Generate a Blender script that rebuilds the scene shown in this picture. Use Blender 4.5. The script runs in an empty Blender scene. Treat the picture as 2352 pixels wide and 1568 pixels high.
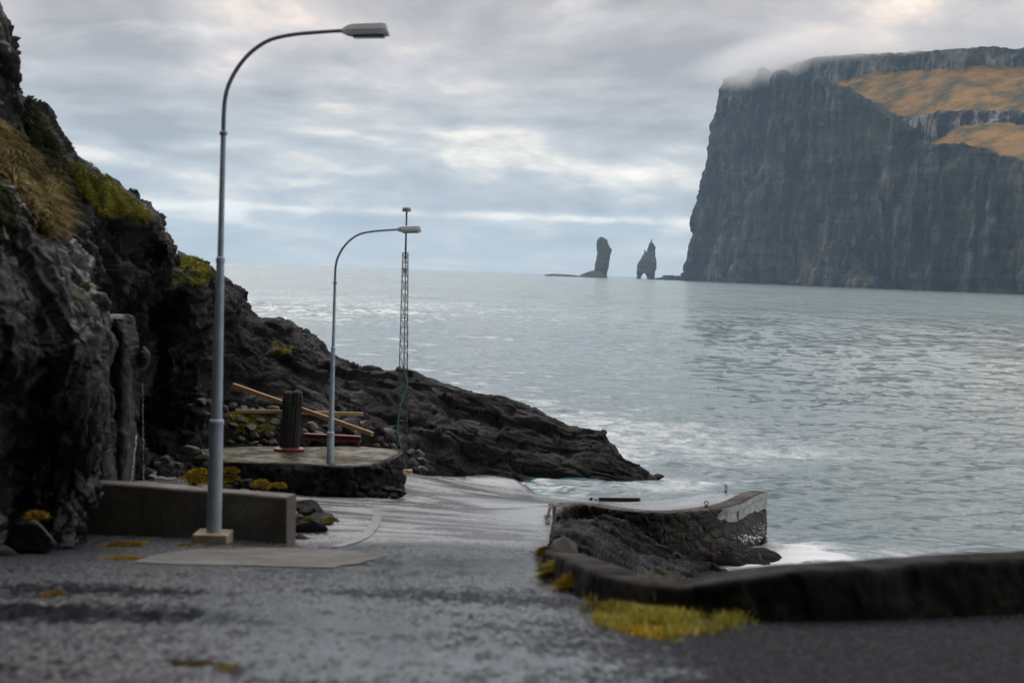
import bpy, bmesh, math, random
import numpy as np
from mathutils import Vector, Matrix
from mathutils.bvhtree import BVHTree

random.seed(7)
RNG = np.random.default_rng(11)
scene = bpy.context.scene
COL = scene.collection
R = math.radians

# ------------------------------------------------------------------ camera
F = 50.0 / 36.0 * 2352.0            # focal length in pixels of a 2352 px wide print
CAM = np.array([0.0, 0.0, 6.5])
PITCH, ROLL = R(2.795), R(1.93)
_f = np.array([0, math.cos(PITCH), -math.sin(PITCH)])
_u0 = np.array([0, math.sin(PITCH), math.cos(PITCH)])
_r0 = np.array([1.0, 0, 0])
RIGHT = math.cos(ROLL) * _r0 + math.sin(ROLL) * _u0
UP = -math.sin(ROLL) * _r0 + math.cos(ROLL) * _u0

cam_d = bpy.data.cameras.new('camera')
cam = bpy.data.objects.new('camera', cam_d)
COL.objects.link(cam)
m = Matrix((tuple(RIGHT), tuple(UP), tuple(-_f))).transposed().to_4x4()
m.translation = Vector(CAM)
cam.matrix_world = m
cam_d.lens = 50; cam_d.sensor_width = 36
cam_d.clip_start = 0.1; cam_d.clip_end = 60000
cam_d.dof.use_dof = True
cam_d.dof.focus_distance = 180
cam_d.dof.aperture_fstop = 1.9
scene.camera = cam


def W(x, y, Y):
    """survey point (x, y on the print) at ground distance Y -> world"""
    d = _f + (x - 1176) / F * RIGHT + (784 - y) / F * UP
    return CAM + d * (Y / d[1])


def S(x, y, z=0.0):
    d = _f + (x - 1176) / F * RIGHT + (784 - y) / F * UP
    return CAM + d * ((z - CAM[2]) / d[2])


def PX(P):
    q = np.asarray(P) - CAM
    dp = q @ _f
    return 1176 + F * (q @ RIGHT) / dp, 784 - F * (q @ UP) / dp


def ray(x, y):
    d = _f + (x - 1176) / F * RIGHT + (784 - y) / F * UP
    return Vector(d).normalized()


# ------------------------------------------------------------------ noise
def _h(ix, iy, iz, seed):
    h = (ix * 374761393 + iy * 668265263 + iz * 2147483647 + seed * 974634777) & 0xFFFFFFFF
    h = ((h ^ (h >> 13)) * 1274126177) & 0xFFFFFFFF
    h = ((h ^ (h >> 16)) * 2246822519) & 0xFFFFFFFF
    h = h ^ (h >> 15)
    return (h & 0xFFFFFF) / float(0x1000000)


def vnoise(P, seed=0):
    P = np.asarray(P, float)
    i = np.floor(P).astype(np.int64)
    f = P - i
    f = f * f * f * (f * (f * 6 - 15) + 10)
    x, y, z = i[..., 0], i[..., 1], i[..., 2]
    fx, fy, fz = f[..., 0], f[..., 1], f[..., 2]
    r = 0
    for a in (0, 1):
        for b in (0, 1):
            for c in (0, 1):
                w = (fx if a else 1 - fx) * (fy if b else 1 - fy) * (fz if c else 1 - fz)
                r = r + w * _h(x + a, y + b, z + c, seed)
    return r * 2 - 1


def fbm(P, octv=5, seed=0, gain=0.5, lac=2.03):
    P = np.asarray(P, float)
    a, s, t = 1.0, 0, 0
    for k in range(octv):
        s = s + a * vnoise(P + 17.3 * k, seed + k)
        t += a
        a *= gain
        P = P * lac
    return s / t


def worley(P, seed=0):
    """cell random, f1, f2"""
    P = np.asarray(P, float)
    i = np.floor(P).astype(np.int64)
    f = P - i
    n = P.shape[:-1]
    f1 = np.full(n, 9.0); f2 = np.full(n, 9.0); rid = np.zeros(n)
    for a in (-1, 0, 1):
        for b in (-1, 0, 1):
            for c in (-1, 0, 1):
                x, y, z = i[..., 0] + a, i[..., 1] + b, i[..., 2] + c
                dx = a + 0.15 + 0.7 * _h(x, y, z, seed) - f[..., 0]
                dy = b + 0.15 + 0.7 * _h(x, y, z, seed + 1) - f[..., 1]
                dz = c + 0.15 + 0.7 * _h(x, y, z, seed + 2) - f[..., 2]
                d = np.sqrt(dx * dx + dy * dy + dz * dz)
                nr = d < f1
                f2 = np.where(nr, f1, np.minimum(f2, d))
                rid = np.where(nr, _h(x, y, z, seed + 3), rid)
                f1 = np.where(nr, d, f1)
    return rid, f1, f2


def facets(P, seed=0, tilt=1.0):
    """fractured-rock relief: every cell is a tilted plane of its own"""
    P = np.asarray(P, float)
    i = np.floor(P).astype(np.int64)
    f = P - i
    n = P.shape[:-1]
    f1 = np.full(n, 9.0); f2 = np.full(n, 9.0); val = np.zeros(n)
    for a in (-1, 0, 1):
        for b in (-1, 0, 1):
            for c in (-1, 0, 1):
                x, y, z = i[..., 0] + a, i[..., 1] + b, i[..., 2] + c
                dx = f[..., 0] - a - 0.1 - 0.8 * _h(x, y, z, seed)
                dy = f[..., 1] - b - 0.1 - 0.8 * _h(x, y, z, seed + 1)
                dz = f[..., 2] - c - 0.1 - 0.8 * _h(x, y, z, seed + 2)
                d = np.sqrt(dx * dx + dy * dy + dz * dz)
                v = (_h(x, y, z, seed + 3) - .5) + tilt * ((_h(x, y, z, seed + 4) - .5) * dx + (_h(x, y, z, seed + 5) - .5) * dy + (_h(x, y, z, seed + 6) - .5) * dz)
                nr = d < f1
                f2 = np.where(nr, f1, np.minimum(f2, d))
                val = np.where(nr, v, val)
                f1 = np.where(nr, d, f1)
    return val, f2 - f1


def smooth(a, b, x):
    t = np.clip((x - a) / (b - a), 0, 1)
    return t * t * (3 - 2 * t)


def in_poly(x, y, poly):
    x = np.asarray(x); y = np.asarray(y)
    r = np.zeros(x.shape, bool)
    n = len(poly)
    for k in range(n):
        x0, y0 = poly[k]; x1, y1 = poly[(k + 1) % n]
        c = ((y0 > y) != (y1 > y)) & (x < (x1 - x0) * (y - y0) / (y1 - y0 + 1e-12) + x0)
        r ^= c
    return r


# ------------------------------------------------------------------ object helpers
def mesh_np(name, V, faces, mat=None, parent=None, smooth_sh=True, attrs=None, uvs=None):
    V = np.asarray(V, np.float32).reshape(-1, 3)
    me = bpy.data.meshes.new(name)
    if isinstance(faces, np.ndarray):
        n, k = faces.shape
        me.vertices.add(len(V)); me.vertices.foreach_set('co', V.ravel())
        me.loops.add(n * k); me.loops.foreach_set('vertex_index', faces.ravel().astype(np.int32))
        me.polygons.add(n)
        me.polygons.foreach_set('loop_start', np.arange(0, n * k, k, dtype=np.int32))
        me.update(calc_edges=True)
    else:
        me.from_pydata([tuple(map(float, v)) for v in V], [], faces)
        me.update()
    if smooth_sh:
        me.polygons.foreach_set('use_smooth', [True] * len(me.polygons))
    for an, av in (attrs or {}).items():
        a = me.attributes.new(an, 'FLOAT', 'POINT')
        a.data.foreach_set('value', np.asarray(av, np.float32).ravel())
    if mat: me.materials.append(mat)
    o = bpy.data.objects.new(name, me)
    COL.objects.link(o)
    if parent is not None: o.parent = parent
    return o


def grid_faces(nu, nv, wrap_u=False, flip=False):
    iu = np.arange(nu if wrap_u else nu - 1); iv = np.arange(nv - 1)
    a, b = np.meshgrid(iu, iv, indexing='ij')
    a = a.ravel(); b = b.ravel(); a2 = (a + 1) % nu
    q = np.stack([a * nv + b, a2 * nv + b, a2 * nv + b + 1, a * nv + b + 1], 1)
    return q[:, ::-1] if flip else q


def cr_axis(G, n, axis, linear=False):
    """Catmull-Rom resample of a control grid along one axis"""
    G = np.moveaxis(np.asarray(G, float), axis, 0)
    k = G.shape[0]
    t = np.linspace(0, k - 1, n)
    i = np.clip(np.floor(t).astype(int), 0, k - 2)
    f = (t - i).reshape((-1,) + (1,) * (G.ndim - 1))
    p1, p2 = G[i], G[i + 1]
    if linear:
        r = p1 + (p2 - p1) * f
    else:
        p0 = G[np.maximum(i - 1, 0)]; p3 = G[np.minimum(i + 2, k - 1)]
        r = 0.5 * (2 * p1 + (p2 - p0) * f + (2 * p0 - 5 * p1 + 4 * p2 - p3) * f ** 2 + (3 * p1 - p0 - 3 * p2 + p3) * f ** 3)
    return np.moveaxis(r, 0, axis)


def grid_normals(G):
    du = np.gradient(G, axis=0); dv = np.gradient(G, axis=1)
    n = np.cross(du, dv)
    n /= np.linalg.norm(n, axis=-1, keepdims=True) + 1e-12
    return n


def blur_grid(N, k=3):
    for _ in range(k):
        p = np.pad(N, ((1, 1), (1, 1), (0, 0)), mode='edge')
        N = (p[:-2, 1:-1] + p[2:, 1:-1] + p[1:-1, :-2] + p[1:-1, 2:] + 2 * p[1:-1, 1:-1]) / 6
    return N / (np.linalg.norm(N, axis=-1, keepdims=True) + 1e-12)


def loft(cols, nu, nv, lin_v=False, toward=None):
    G = cr_axis(np.array(cols), nu, 0)
    G = cr_axis(G, nv, 1, lin_v)
    N = blur_grid(grid_normals(G), 6)
    if toward is None: toward = CAM
    s = np.sum(N * (np.asarray(toward) - G), -1)
    half = s[:, :int(nv * 0.6)]
    flip = np.sum(np.sign(half)) < 0
    if flip: N = -N
    return G, N, not flip


def tag(o, label=None, cat=None, group=None, kind=None):
    if label: o['label'] = label
    if cat: o['category'] = cat
    if group: o['group'] = group
    if kind: o['kind'] = kind
    return o


def empty(name, loc, rz=0.0):
    o = bpy.data.objects.new(name, None)
    COL.objects.link(o)
    o.location = loc; o.rotation_euler = (0, 0, rz)
    return o


class MB:
    """collects simple shapes into one mesh"""
    def __init__(s): s.v = []; s.f = []

    def add(s, v, f):
        b = len(s.v)
        s.v += [tuple(map(float, p)) for p in v]
        s.f += [tuple(i + b for i in q) for q in f]
        return s

    def box(s, c, size, M=None, bevel=0.0):
        bm = bmesh.new()
        bmesh.ops.create_cube(bm, size=1.0)
        for v in bm.verts: v.co = Vector((v.co.x * size[0], v.co.y * size[1], v.co.z * size[2]))
        if bevel: bmesh.ops.bevel(bm, geom=bm.edges[:], offset=bevel, segments=2, affect='EDGES', profile=0.5)
        T = Matrix.Translation(Vector(c)) @ (M.to_4x4() if M else Matrix())
        bm.verts.index_update()
        s.add([T @ v.co for v in bm.verts], [[v.index for v in f.verts] for f in bm.faces])
        bm.free()
        return s

    def tube(s, pts, rad, n=12, cap=True):
        pts = [Vector(p) for p in pts]
        if not hasattr(rad, '__len__'): rad = [rad] * len(pts)
        rings = []
        t = (pts[1] - pts[0]).normalized()
        a = t.orthogonal().normalized()
        for i, p in enumerate(pts):
            if 0 < i < len(pts) - 1: t2 = ((pts[i + 1] - p).normalized() + (p - pts[i - 1]).normalized())
            elif i == 0: t2 = pts[1] - p
            else: t2 = p - pts[i - 1]
            if t2.length < 1e-9: t2 = t.copy()
            t2.normalize()
            a = (a - t2 * a.dot(t2))
            if a.length < 1e-6: a = t2.orthogonal()
            a.normalize(); b = t2.cross(a); t = t2
            rings.append([p + (a * math.cos(2 * math.pi * k / n) + b * math.sin(2 * math.pi * k / n)) * rad[i] for k in range(n)])
        v = [q for r_ in rings for q in r_]
        f = []
        for i in range(len(rings) - 1):
            for k in range(n):
                f.append((i * n + k, i * n + (k + 1) % n, (i + 1) * n + (k + 1) % n, (i + 1) * n + k))
        if cap:
            f.append(tuple(range(n))[::-1]); f.append(tuple((len(rings) - 1) * n + k for k in range(n)))
        return s.add(v, f)

    def lathe(s, prof, n=20, base=(0, 0, 0), cap=True):
        bx, by, bz = base
        v = []
        for r_, z in prof:
            v += [(bx + r_ * math.cos(2 * math.pi * k / n), by + r_ * math.sin(2 * math.pi * k / n), bz + z) for k in range(n)]
        f = []
        for i in range(len(prof) - 1):
            for k in range(n):
                f.append((i * n + k, i * n + (k + 1) % n, (i + 1) * n + (k + 1) % n, (i + 1) * n + k))
        if cap:
            f.append(tuple(range(n))[::-1]); f.append(tuple((len(prof) - 1) * n + k for k in range(n)))
        return s.add(v, f)

    def build(s, name, mat, parent=None, smooth_sh=False, autosm=None):
        o = mesh_np(name, s.v, s.f, mat, parent, smooth_sh)
        if autosm is not None:
            o.data.polygons.foreach_set('use_smooth', [True] * len(o.data.polygons))
            bm = bmesh.new(); bm.from_mesh(o.data)
            for e in bm.edges:
                if len(e.link_faces) == 2 and e.calc_face_angle(0) > autosm: e.smooth = False
            bm.to_mesh(o.data); bm.free()
        return o


# ------------------------------------------------------------------ node helpers
class N:
    def __init__(s, tree):
        s.t = tree; s.n = tree.nodes; s.l = tree.links

    def node(s, typ, **kw):
        n = s.n.new(typ)
        for k, v in kw.items(): setattr(n, k, v)
        return n

    def put(s, sock, v):
        if isinstance(v, (int, float)):
            sock.default_value = v
        elif isinstance(v, (tuple, list)):
            if sock.type == 'RGBA' and len(v) == 3: v = (*v, 1)
            sock.default_value = v
        else:
            s.l.new(v, sock)

    def m(s, op, a, b=0.0, c=None, clamp=False):
        n = s.node('ShaderNodeMath', operation=op, use_clamp=clamp)
        s.put(n.inputs[0], a); s.put(n.inputs[1], b)
        if c is not None: s.put(n.inputs[2], c)
        return n.outputs[0]

    def vm(s, op, a, b=(0, 0, 0)):
        n = s.node('ShaderNodeVectorMath', operation=op)
        s.put(n.inputs[0], a); s.put(n.inputs[1], b)
        return n.outputs[0]

    def sep(s, v):
        n = s.node('ShaderNodeSeparateXYZ'); s.put(n.inputs[0], v); return n.outputs

    def comb(s, x, y, z):
        n = s.node('ShaderNodeCombineXYZ')
        for i, q in enumerate((x, y, z)): s.put(n.inputs[i], q)
        return n.outputs[0]

    def noise(s, vec, scale, detail=4, rough=0.55, dist=0.0, col=False):
        n = s.node('ShaderNodeTexNoise')
        s.put(n.inputs['Vector'], vec); n.inputs['Scale'].default_value = scale
        n.inputs['Detail'].default_value = detail; n.inputs['Roughness'].default_value = rough
        n.inputs['Distortion'].default_value = dist
        return n.outputs[1 if col else 0]

    def voro(s, vec, scale, feature='F1', out=0):
        n = s.node('ShaderNodeTexVoronoi', feature=feature)
        s.put(n.inputs['Vector'], vec); n.inputs['Scale'].default_value = scale
        return n.outputs[out]

    def ramp(s, fac, stops):
        n = s.node('ShaderNodeValToRGB')
        e = n.color_ramp.elements
        while len(e) < len(stops): e.new(0.5)
        for k, (p, c) in enumerate(stops):
            e[k].position = p
            e[k].color = (c, c, c, 1) if isinstance(c, (int, float)) else (*c, 1)
        s.put(n.inputs[0], fac)
        return n.outputs[0]

    def step(s, x, a, b):
        n = s.node('ShaderNodeMapRange', interpolation_type='SMOOTHSTEP')
        s.put(n.inputs[0], x)
        n.inputs[1].default_value = a; n.inputs[2].default_value = b
        return n.outputs[0]

    def mix(s, f, a, b, blend='MIX'):
        n = s.node('ShaderNodeMix', data_type='RGBA', blend_type=blend)
        s.put(n.inputs[0], f)
        s.put(n.inputs[6], a if not isinstance(a, (int, float)) else (a, a, a, 1))
        s.put(n.inputs[7], b if not isinstance(b, (int, float)) else (b, b, b, 1))
        return n.outputs[2]

    def fmix(s, f, a, b):
        n = s.node('ShaderNodeMix', data_type='FLOAT')
        s.put(n.inputs[0], f); s.put(n.inputs[2], a); s.put(n.inputs[3], b)
        return n.outputs[0]

    def bump(s, h, strength=0.5, dist=0.05, normal=None):
        n = s.node('ShaderNodeBump')
        s.put(n.inputs['Strength'], strength); s.put(n.inputs['Distance'], dist)
        s.put(n.inputs['Height'], h)
        if normal is not None: s.put(n.inputs['Normal'], normal)
        return n.outputs[0]

    def attr(s, name):
        return s.node('ShaderNodeAttribute', attribute_name=name).outputs['Fac']

    def pos(s): return s.node('ShaderNodeNewGeometry').outputs['Position']
    def nrm(s): return s.node('ShaderNodeNewGeometry').outputs['Normal']
    def obj(s): return s.node('ShaderNodeTexCoord').outputs['Object']


def new_mat(name):
    mt = bpy.data.materials.new(name)
    mt.use_nodes = True
    n = N(mt.node_tree)
    b = mt.node_tree.nodes['Principled BSDF']
    return mt, n, b


def out_bsdf(n, b, color=None, rough=None, normal=None, metal=None, spec=None):
    if color is not None: n.put(b.inputs['Base Color'], color)
    if rough is not None: n.put(b.inputs['Roughness'], rough)
    if normal is not None: n.put(b.inputs['Normal'], normal)
    if metal is not None: n.put(b.inputs['Metallic'], metal)
    if spec is not None: n.put(b.inputs['Specular IOR Level'], spec)

# ------------------------------------------------------------------ render settings
scene.render.engine = 'CYCLES'
scene.view_settings.view_transform = 'Standard'
scene.view_settings.look = 'None'
scene.view_settings.exposure = 0.50
scene.view_settings.gamma = 1.0
cy = scene.cycles
cy.use_denoising = True
cy.max_bounces = 5; cy.diffuse_bounces = 2; cy.glossy_bounces = 3; cy.transmission_bounces = 2
cy.volume_bounces = 4; cy.transparent_max_bounces = 8
cy.caustics_reflective = False; cy.caustics_refractive = False
cy.sample_clamp_indirect = 4.0
cy.volume_max_steps = 128

# ------------------------------------------------------------------ world
SUN_EL, SUN_AZ = R(38), R(-14)       # azimuth from +Y towards +X
world = bpy.data.worlds.new('World')
scene.world = world
world.use_nodes = True
world.node_tree.nodes.clear()
n = N(world.node_tree)
dirv = n.vm('NORMALIZE', n.node('ShaderNodeTexCoord').outputs['Generated'])
dx, dy, dz = n.sep(dirv)
zc = n.m('MAXIMUM', dz, 0.0)
den = n.m('ADD', zc, 0.22)
cp = n.comb(n.m('DIVIDE', dx, den), n.m('DIVIDE', dy, den), n.m('MULTIPLY', zc, 2.0))
warp = n.noise(cp, 0.9, 3, 0.5, col=True)
cpw = n.vm('ADD', cp, n.vm('MULTIPLY', n.vm('SUBTRACT', warp, (0.5, 0.5, 0.5)), (0.5, 0.5, 0.5)))
nA = n.noise(cpw, 1.5, 7, 0.54)
nB = n.noise(n.vm('ADD', cpw, (31, 7, 3)), 3.4, 7, 0.56)
nC = n.noise(n.vm('ADD', cp, (5, 17, 9)), 0.33, 3, 0.5)
# front coordinates (tangent of azimuth / elevation) for the few large breaks in the cloud deck
fy = n.m('MAXIMUM', dy, 0.05)
az, el = n.m('DIVIDE', dx, fy), n.m('DIVIDE', dz, fy)
front = n.step(dy, 0.2, 0.6)


def brk(x, y, sx, sy, wgt=1.0):
    d = ray(x, y)
    a0, e0 = d.x / d.y, d.z / d.y
    u = n.m('MULTIPLY', n.m('SUBTRACT', az, a0), F / sx)
    v = n.m('MULTIPLY', n.m('SUBTRACT', el, e0), F / sy)
    g = n.m('POWER', 2.718, n.m('MULTIPLY', n.m('ADD', n.m('MULTIPLY', u, u), n.m('MULTIPLY', v, v)), -1.0))
    return n.m('MULTIPLY', n.m('MULTIPLY', g, front), wgt)


def total(lst, n=n):
    r = lst[0]
    for q in lst[1:]: r = n.m('ADD', r, q)
    return r


tone = n.m('ADD', n.m('ADD', n.m('MULTIPLY', nA, 0.85), -0.24), n.m('ADD', n.m('ADD', n.m('MULTIPLY', nB, 0.95), -0.235), n.m('MULTIPLY', nC, 0.15)))
dark = total([brk(1350, 190, 360, 120, 0.10), brk(660, 210, 70, 70, 0.10), brk(1900, 120, 400, 160, 0.05), brk(500, 330, 300, 40, 0.05), brk(200, 60, 300, 110, 0.10), brk(1000, 130, 300, 60, 0.05), brk(1550, 60, 300, 120, 0.06), brk(1140, 330, 130, 50, 0.13), brk(1500, 230, 220, 70, 0.06), brk(2250, 50, 260, 110, 0.10),
              brk(1100, 550, 600, 28, 0.03)])
lift = total([brk(820, 235, 170, 45, 0.10), brk(800, 165, 120, 26, 0.09), brk(230, 190, 190, 60, 0.02), brk(1100, 215, 60, 40, 0.06), brk(380, 245, 70, 16, 0.08),
              brk(330, 72, 120, 18, 0.06), brk(900, 488, 560, 11, 0.17), brk(1380, 505, 220, 9, 0.15), brk(450, 420, 340, 22, 0.05), brk(900, 60, 160, 40, 0.06),
              brk(1300, 330, 400, 25, 0.04), brk(1500, 420, 300, 40, 0.03)])
hi = n.m('ADD', n.m('MULTIPLY', n.m('SUBTRACT', nB, 0.5), 0.8), 1.0)
tone2 = n.m('SUBTRACT', n.m('ADD', tone, n.m('MULTIPLY', lift, hi)), dark)
cloud = n.ramp(tone2, [(0.26, (0.215, 0.245, 0.285)), (0.42, (0.30, 0.335, 0.37)), (0.53, (0.385, 0.415, 0.44)), (0.62, (0.56, 0.55, 0.52)), (0.74, (0.80, 0.78, 0.72))])
# a faint warm cast in the upper deck, cooler towards the horizon
warmth = n.m('MULTIPLY', n.step(dz, 0.05, 0.19), 1.0)
cloud = n.mix(warmth, cloud, n.mix(1.0, cloud, (1.15, 0.99, 0.92), 'MULTIPLY'))
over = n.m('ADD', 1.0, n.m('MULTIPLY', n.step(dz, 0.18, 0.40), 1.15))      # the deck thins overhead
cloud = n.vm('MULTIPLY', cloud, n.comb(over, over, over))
low = n.m('SUBTRACT', 1.0, n.step(dz, 0.0, 0.045))
cloud = n.mix(n.m('MULTIPLY', low, 0.65), cloud, (0.43, 0.455, 0.47))
sky = n.node('ShaderNodeTexSky', sky_type='NISHITA')
sky.sun_disc = False; sky.sun_elevation = SUN_EL; sky.sun_rotation = SUN_AZ
sky.air_density = 1.0; sky.dust_density = 2.0
bg1 = n.node('ShaderNodeBackground'); n.put(bg1.inputs[0], sky.outputs[0]); bg1.inputs[1].default_value = 0.12
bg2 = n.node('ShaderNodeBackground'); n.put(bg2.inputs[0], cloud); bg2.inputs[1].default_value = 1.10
# thin spots let the blue through
thin = n.m('MULTIPLY', total([brk(330, 70, 150, 26, 0.22), brk(1300, 25, 140, 40, 0.15)]), n.step(nB, 0.40, 0.62))
cover = n.m('SUBTRACT', 0.97, thin)
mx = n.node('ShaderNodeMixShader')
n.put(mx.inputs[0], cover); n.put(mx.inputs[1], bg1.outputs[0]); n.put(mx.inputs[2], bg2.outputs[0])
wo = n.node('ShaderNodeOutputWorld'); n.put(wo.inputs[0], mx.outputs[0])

sl = bpy.data.lights.new('sun', 'SUN')
sl.energy = 0.5; sl.angle = R(30); sl.color = (1.0, 0.96, 0.9)
so = bpy.data.objects.new('sun', sl); COL.objects.link(so)
sd = Vector((math.sin(SUN_AZ) * math.cos(SUN_EL), math.cos(SUN_AZ) * math.cos(SUN_EL), math.sin(SUN_EL)))
so.rotation_euler = (-sd).to_track_quat('-Z', 'Y').to_euler()

# ------------------------------------------------------------------ materials
MAT = {}


def rock_mat(name, dark, mid, light, lichen=0.3, rough=(0.35, 0.7), scale=1.0, bumpd=0.04, moss=True, dip=0.15, spec=0.5):
    mt, n, b = new_mat(name)
    p = n.pos()
    px, py, pz = n.sep(p)
    ps = n.vm('MULTIPLY', p, (scale, scale, scale))
    st = n.comb(n.m('MULTIPLY', px, 0.35 * scale), n.m('MULTIPLY', py, 0.35 * scale), n.m('MULTIPLY', n.m('ADD', pz, n.m('MULTIPLY', px, dip)), 2.2 * scale))
    n1 = n.noise(ps, 1.3, 8, 0.62)
    n2 = n.noise(st, 2.0, 7, 0.65, 0.4)
    n3 = n.noise(ps, 14, 4, 0.6)
    tone = n.m('ADD', n.m('MULTIPLY', n1, 0.45), n.m('ADD', n.m('MULTIPLY', n2, 0.35), n.m('MULTIPLY', n3, 0.2)))
    c = n.ramp(tone, [(0.36, dark), (0.52, mid), (0.66, light)])
    # pale lichen specks
    l1 = n.step(n.noise(ps, 9, 5, 0.7), 0.60, 0.68)
    l2 = n.step(n.noise(ps, 0.9, 3, 0.5), 0.48, 0.62)
    lf = n.m('MULTIPLY', n.m('MULTIPLY', l1, l2), lichen)
    c = n.mix(lf, c, (0.30, 0.30, 0.27))
    if moss:
        ms = n.m('MULTIPLY', n.attr('moss'), n.step(n.noise(ps, 3.2, 6, 0.65), 0.34, 0.56), clamp=True)
        mc = n.ramp(n.noise(ps, 5, 5, 0.6), [(0.3, (0.018, 0.026, 0.006)), (0.55, (0.05, 0.052, 0.010)), (0.75, (0.12, 0.095, 0.018))])
        c = n.mix(ms, c, mc)
    rg = n.fmix(n.step(n.noise(ps, 0.7, 4, 0.6), 0.35, 0.65), rough[0], rough[1])
    h = n.m('ADD', n.m('MULTIPLY', n1, 0.8), n.m('ADD', n.m('MULTIPLY', n2, 0.7), n.m('MULTIPLY', n3, 0.35)))
    nb = n.bump(h, 0.9, bumpd)
    out_bsdf(n, b, c, rg, nb, spec=spec)
    MAT[name] = mt
    return mt


rock_mat('hill_rock', (0.0027, 0.0031, 0.0034), (0.0102, 0.0102, 0.0102), (0.0340, 0.0320, 0.0292), lichen=0.75, rough=(0.6, 0.9), bumpd=0.07, spec=0.15)
rock_mat('wet_rock', (0.0010, 0.0013, 0.0018), (0.0031, 0.0037, 0.0050), (0.0115, 0.0121, 0.0142), lichen=0.10, rough=(0.22, 0.55), bumpd=0.05, spec=0.24)
rock_mat('headland_rock', (0.0015, 0.0015, 0.0020), (0.0030, 0.0030, 0.0033), (0.0158, 0.0149, 0.0134), lichen=0.25, rough=(0.6, 0.9), bumpd=0.10, dip=0.22, spec=0.12)
rock_mat('shore_rock', (0.0009, 0.0012, 0.0018), (0.0018, 0.0024, 0.0036), (0.0060, 0.0072, 0.0090), lichen=0.06, rough=(0.45, 0.8), bumpd=0.06, spec=0.07)
rock_mat('boulder_rock', (0.014, 0.0135, 0.012), (0.042, 0.039, 0.034), (0.10, 0.092, 0.08), lichen=0.2, rough=(0.55, 0.85), bumpd=0.02, scale=2.0)
rock_mat('stack_rock', (0.020, 0.024, 0.024), (0.062, 0.066, 0.058), (0.14, 0.14, 0.11), lichen=0.0, rough=(0.8, 0.9), bumpd=4, scale=0.03, moss=False)


def far_mat():
    mt, n, b = new_mat('far_cliff_rock')
    p = n.pos(); px, py, pz = n.sep(p)
    vert = n.comb(n.m('MULTIPLY', px, 0.075), n.m('MULTIPLY', py, 0.075), n.m('MULTIPLY', pz, 0.013))
    hor = n.comb(n.m('MULTIPLY', px, 0.003), n.m('MULTIPLY', py, 0.003), n.m('MULTIPLY', pz, 0.09))
    n1 = n.noise(vert, 1.0, 8, 0.66, 0.3)
    n1 = n.m('ADD', n.m('MULTIPLY', n1, 0.55), n.m('MULTIPLY', n.noise(n.vm('MULTIPLY', vert, (0.28, 0.28, 0.45)), 1.0, 6, 0.6, 0.3), 0.45))
    n2 = n.noise(hor, 1.0, 6, 0.6, 0.2)
    n3 = n.noise(n.vm('MULTIPLY', p, (0.01,) * 3), 1.0, 7, 0.62)
    t = n.m('ADD', n.m('ADD', n.m('MULTIPLY', n1, 0.85), -0.125), n.m('ADD', n.m('MULTIPLY', n2, 0.15), n.m('MULTIPLY', n3, 0.25)))
    c = n.ramp(t, [(0.40, (0.002, 0.003, 0.005)), (0.49, (0.014, 0.019, 0.024)), (0.56, (0.062, 0.066, 0.060)), (0.65, (0.18, 0.178, 0.16))])
    g = n.attr('grass')
    ol = n.step(n3, 0.52, 0.62)
    c = n.mix(n.m('MULTIPLY', ol, 0.35), c, (0.06, 0.06, 0.025))
    red = n.m('MULTIPLY', n.step(n.noise(hor, 0.6, 4, 0.6), 0.58, 0.66), 0.3)
    c = n.mix(red, c, (0.07, 0.03, 0.02))
    pale = n.m('MULTIPLY', n.attr('pale'), n.step(n1, 0.46, 0.58))
    c = n.mix(pale, c, (0.26, 0.26, 0.25))
    gn = n.noise(n.vm('MULTIPLY', p, (0.022, 0.022, 0.05)), 1.0, 9, 0.68)
    gc = n.ramp(gn, [(0.32, (0.035, 0.034, 0.016)), (0.44, (0.085, 0.062, 0.022)), (0.53, (0.185, 0.105, 0.028)), (0.68, (0.27, 0.165, 0.055))])
    gm = n.step(n.m('ADD', g, n.m('ADD', n.m('MULTIPLY', n.m('SUBTRACT', n3, 0.5), 1.3), n.m('MULTIPLY', n.m('SUBTRACT', n1, 0.5), 0.9))), 0.40, 0.62)
    c = n.mix(gm, c, gc)
    h = n.m('ADD', n1, n.m('MULTIPLY', n2, 0.2))
    nb = n.bump(h, n.fmix(gm, 1.0, 0.15), 16.0)
    out_bsdf(n, b, c, 0.9, nb, spec=0.15)
    MAT['far_cliff_rock'] = mt


far_mat()


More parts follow.
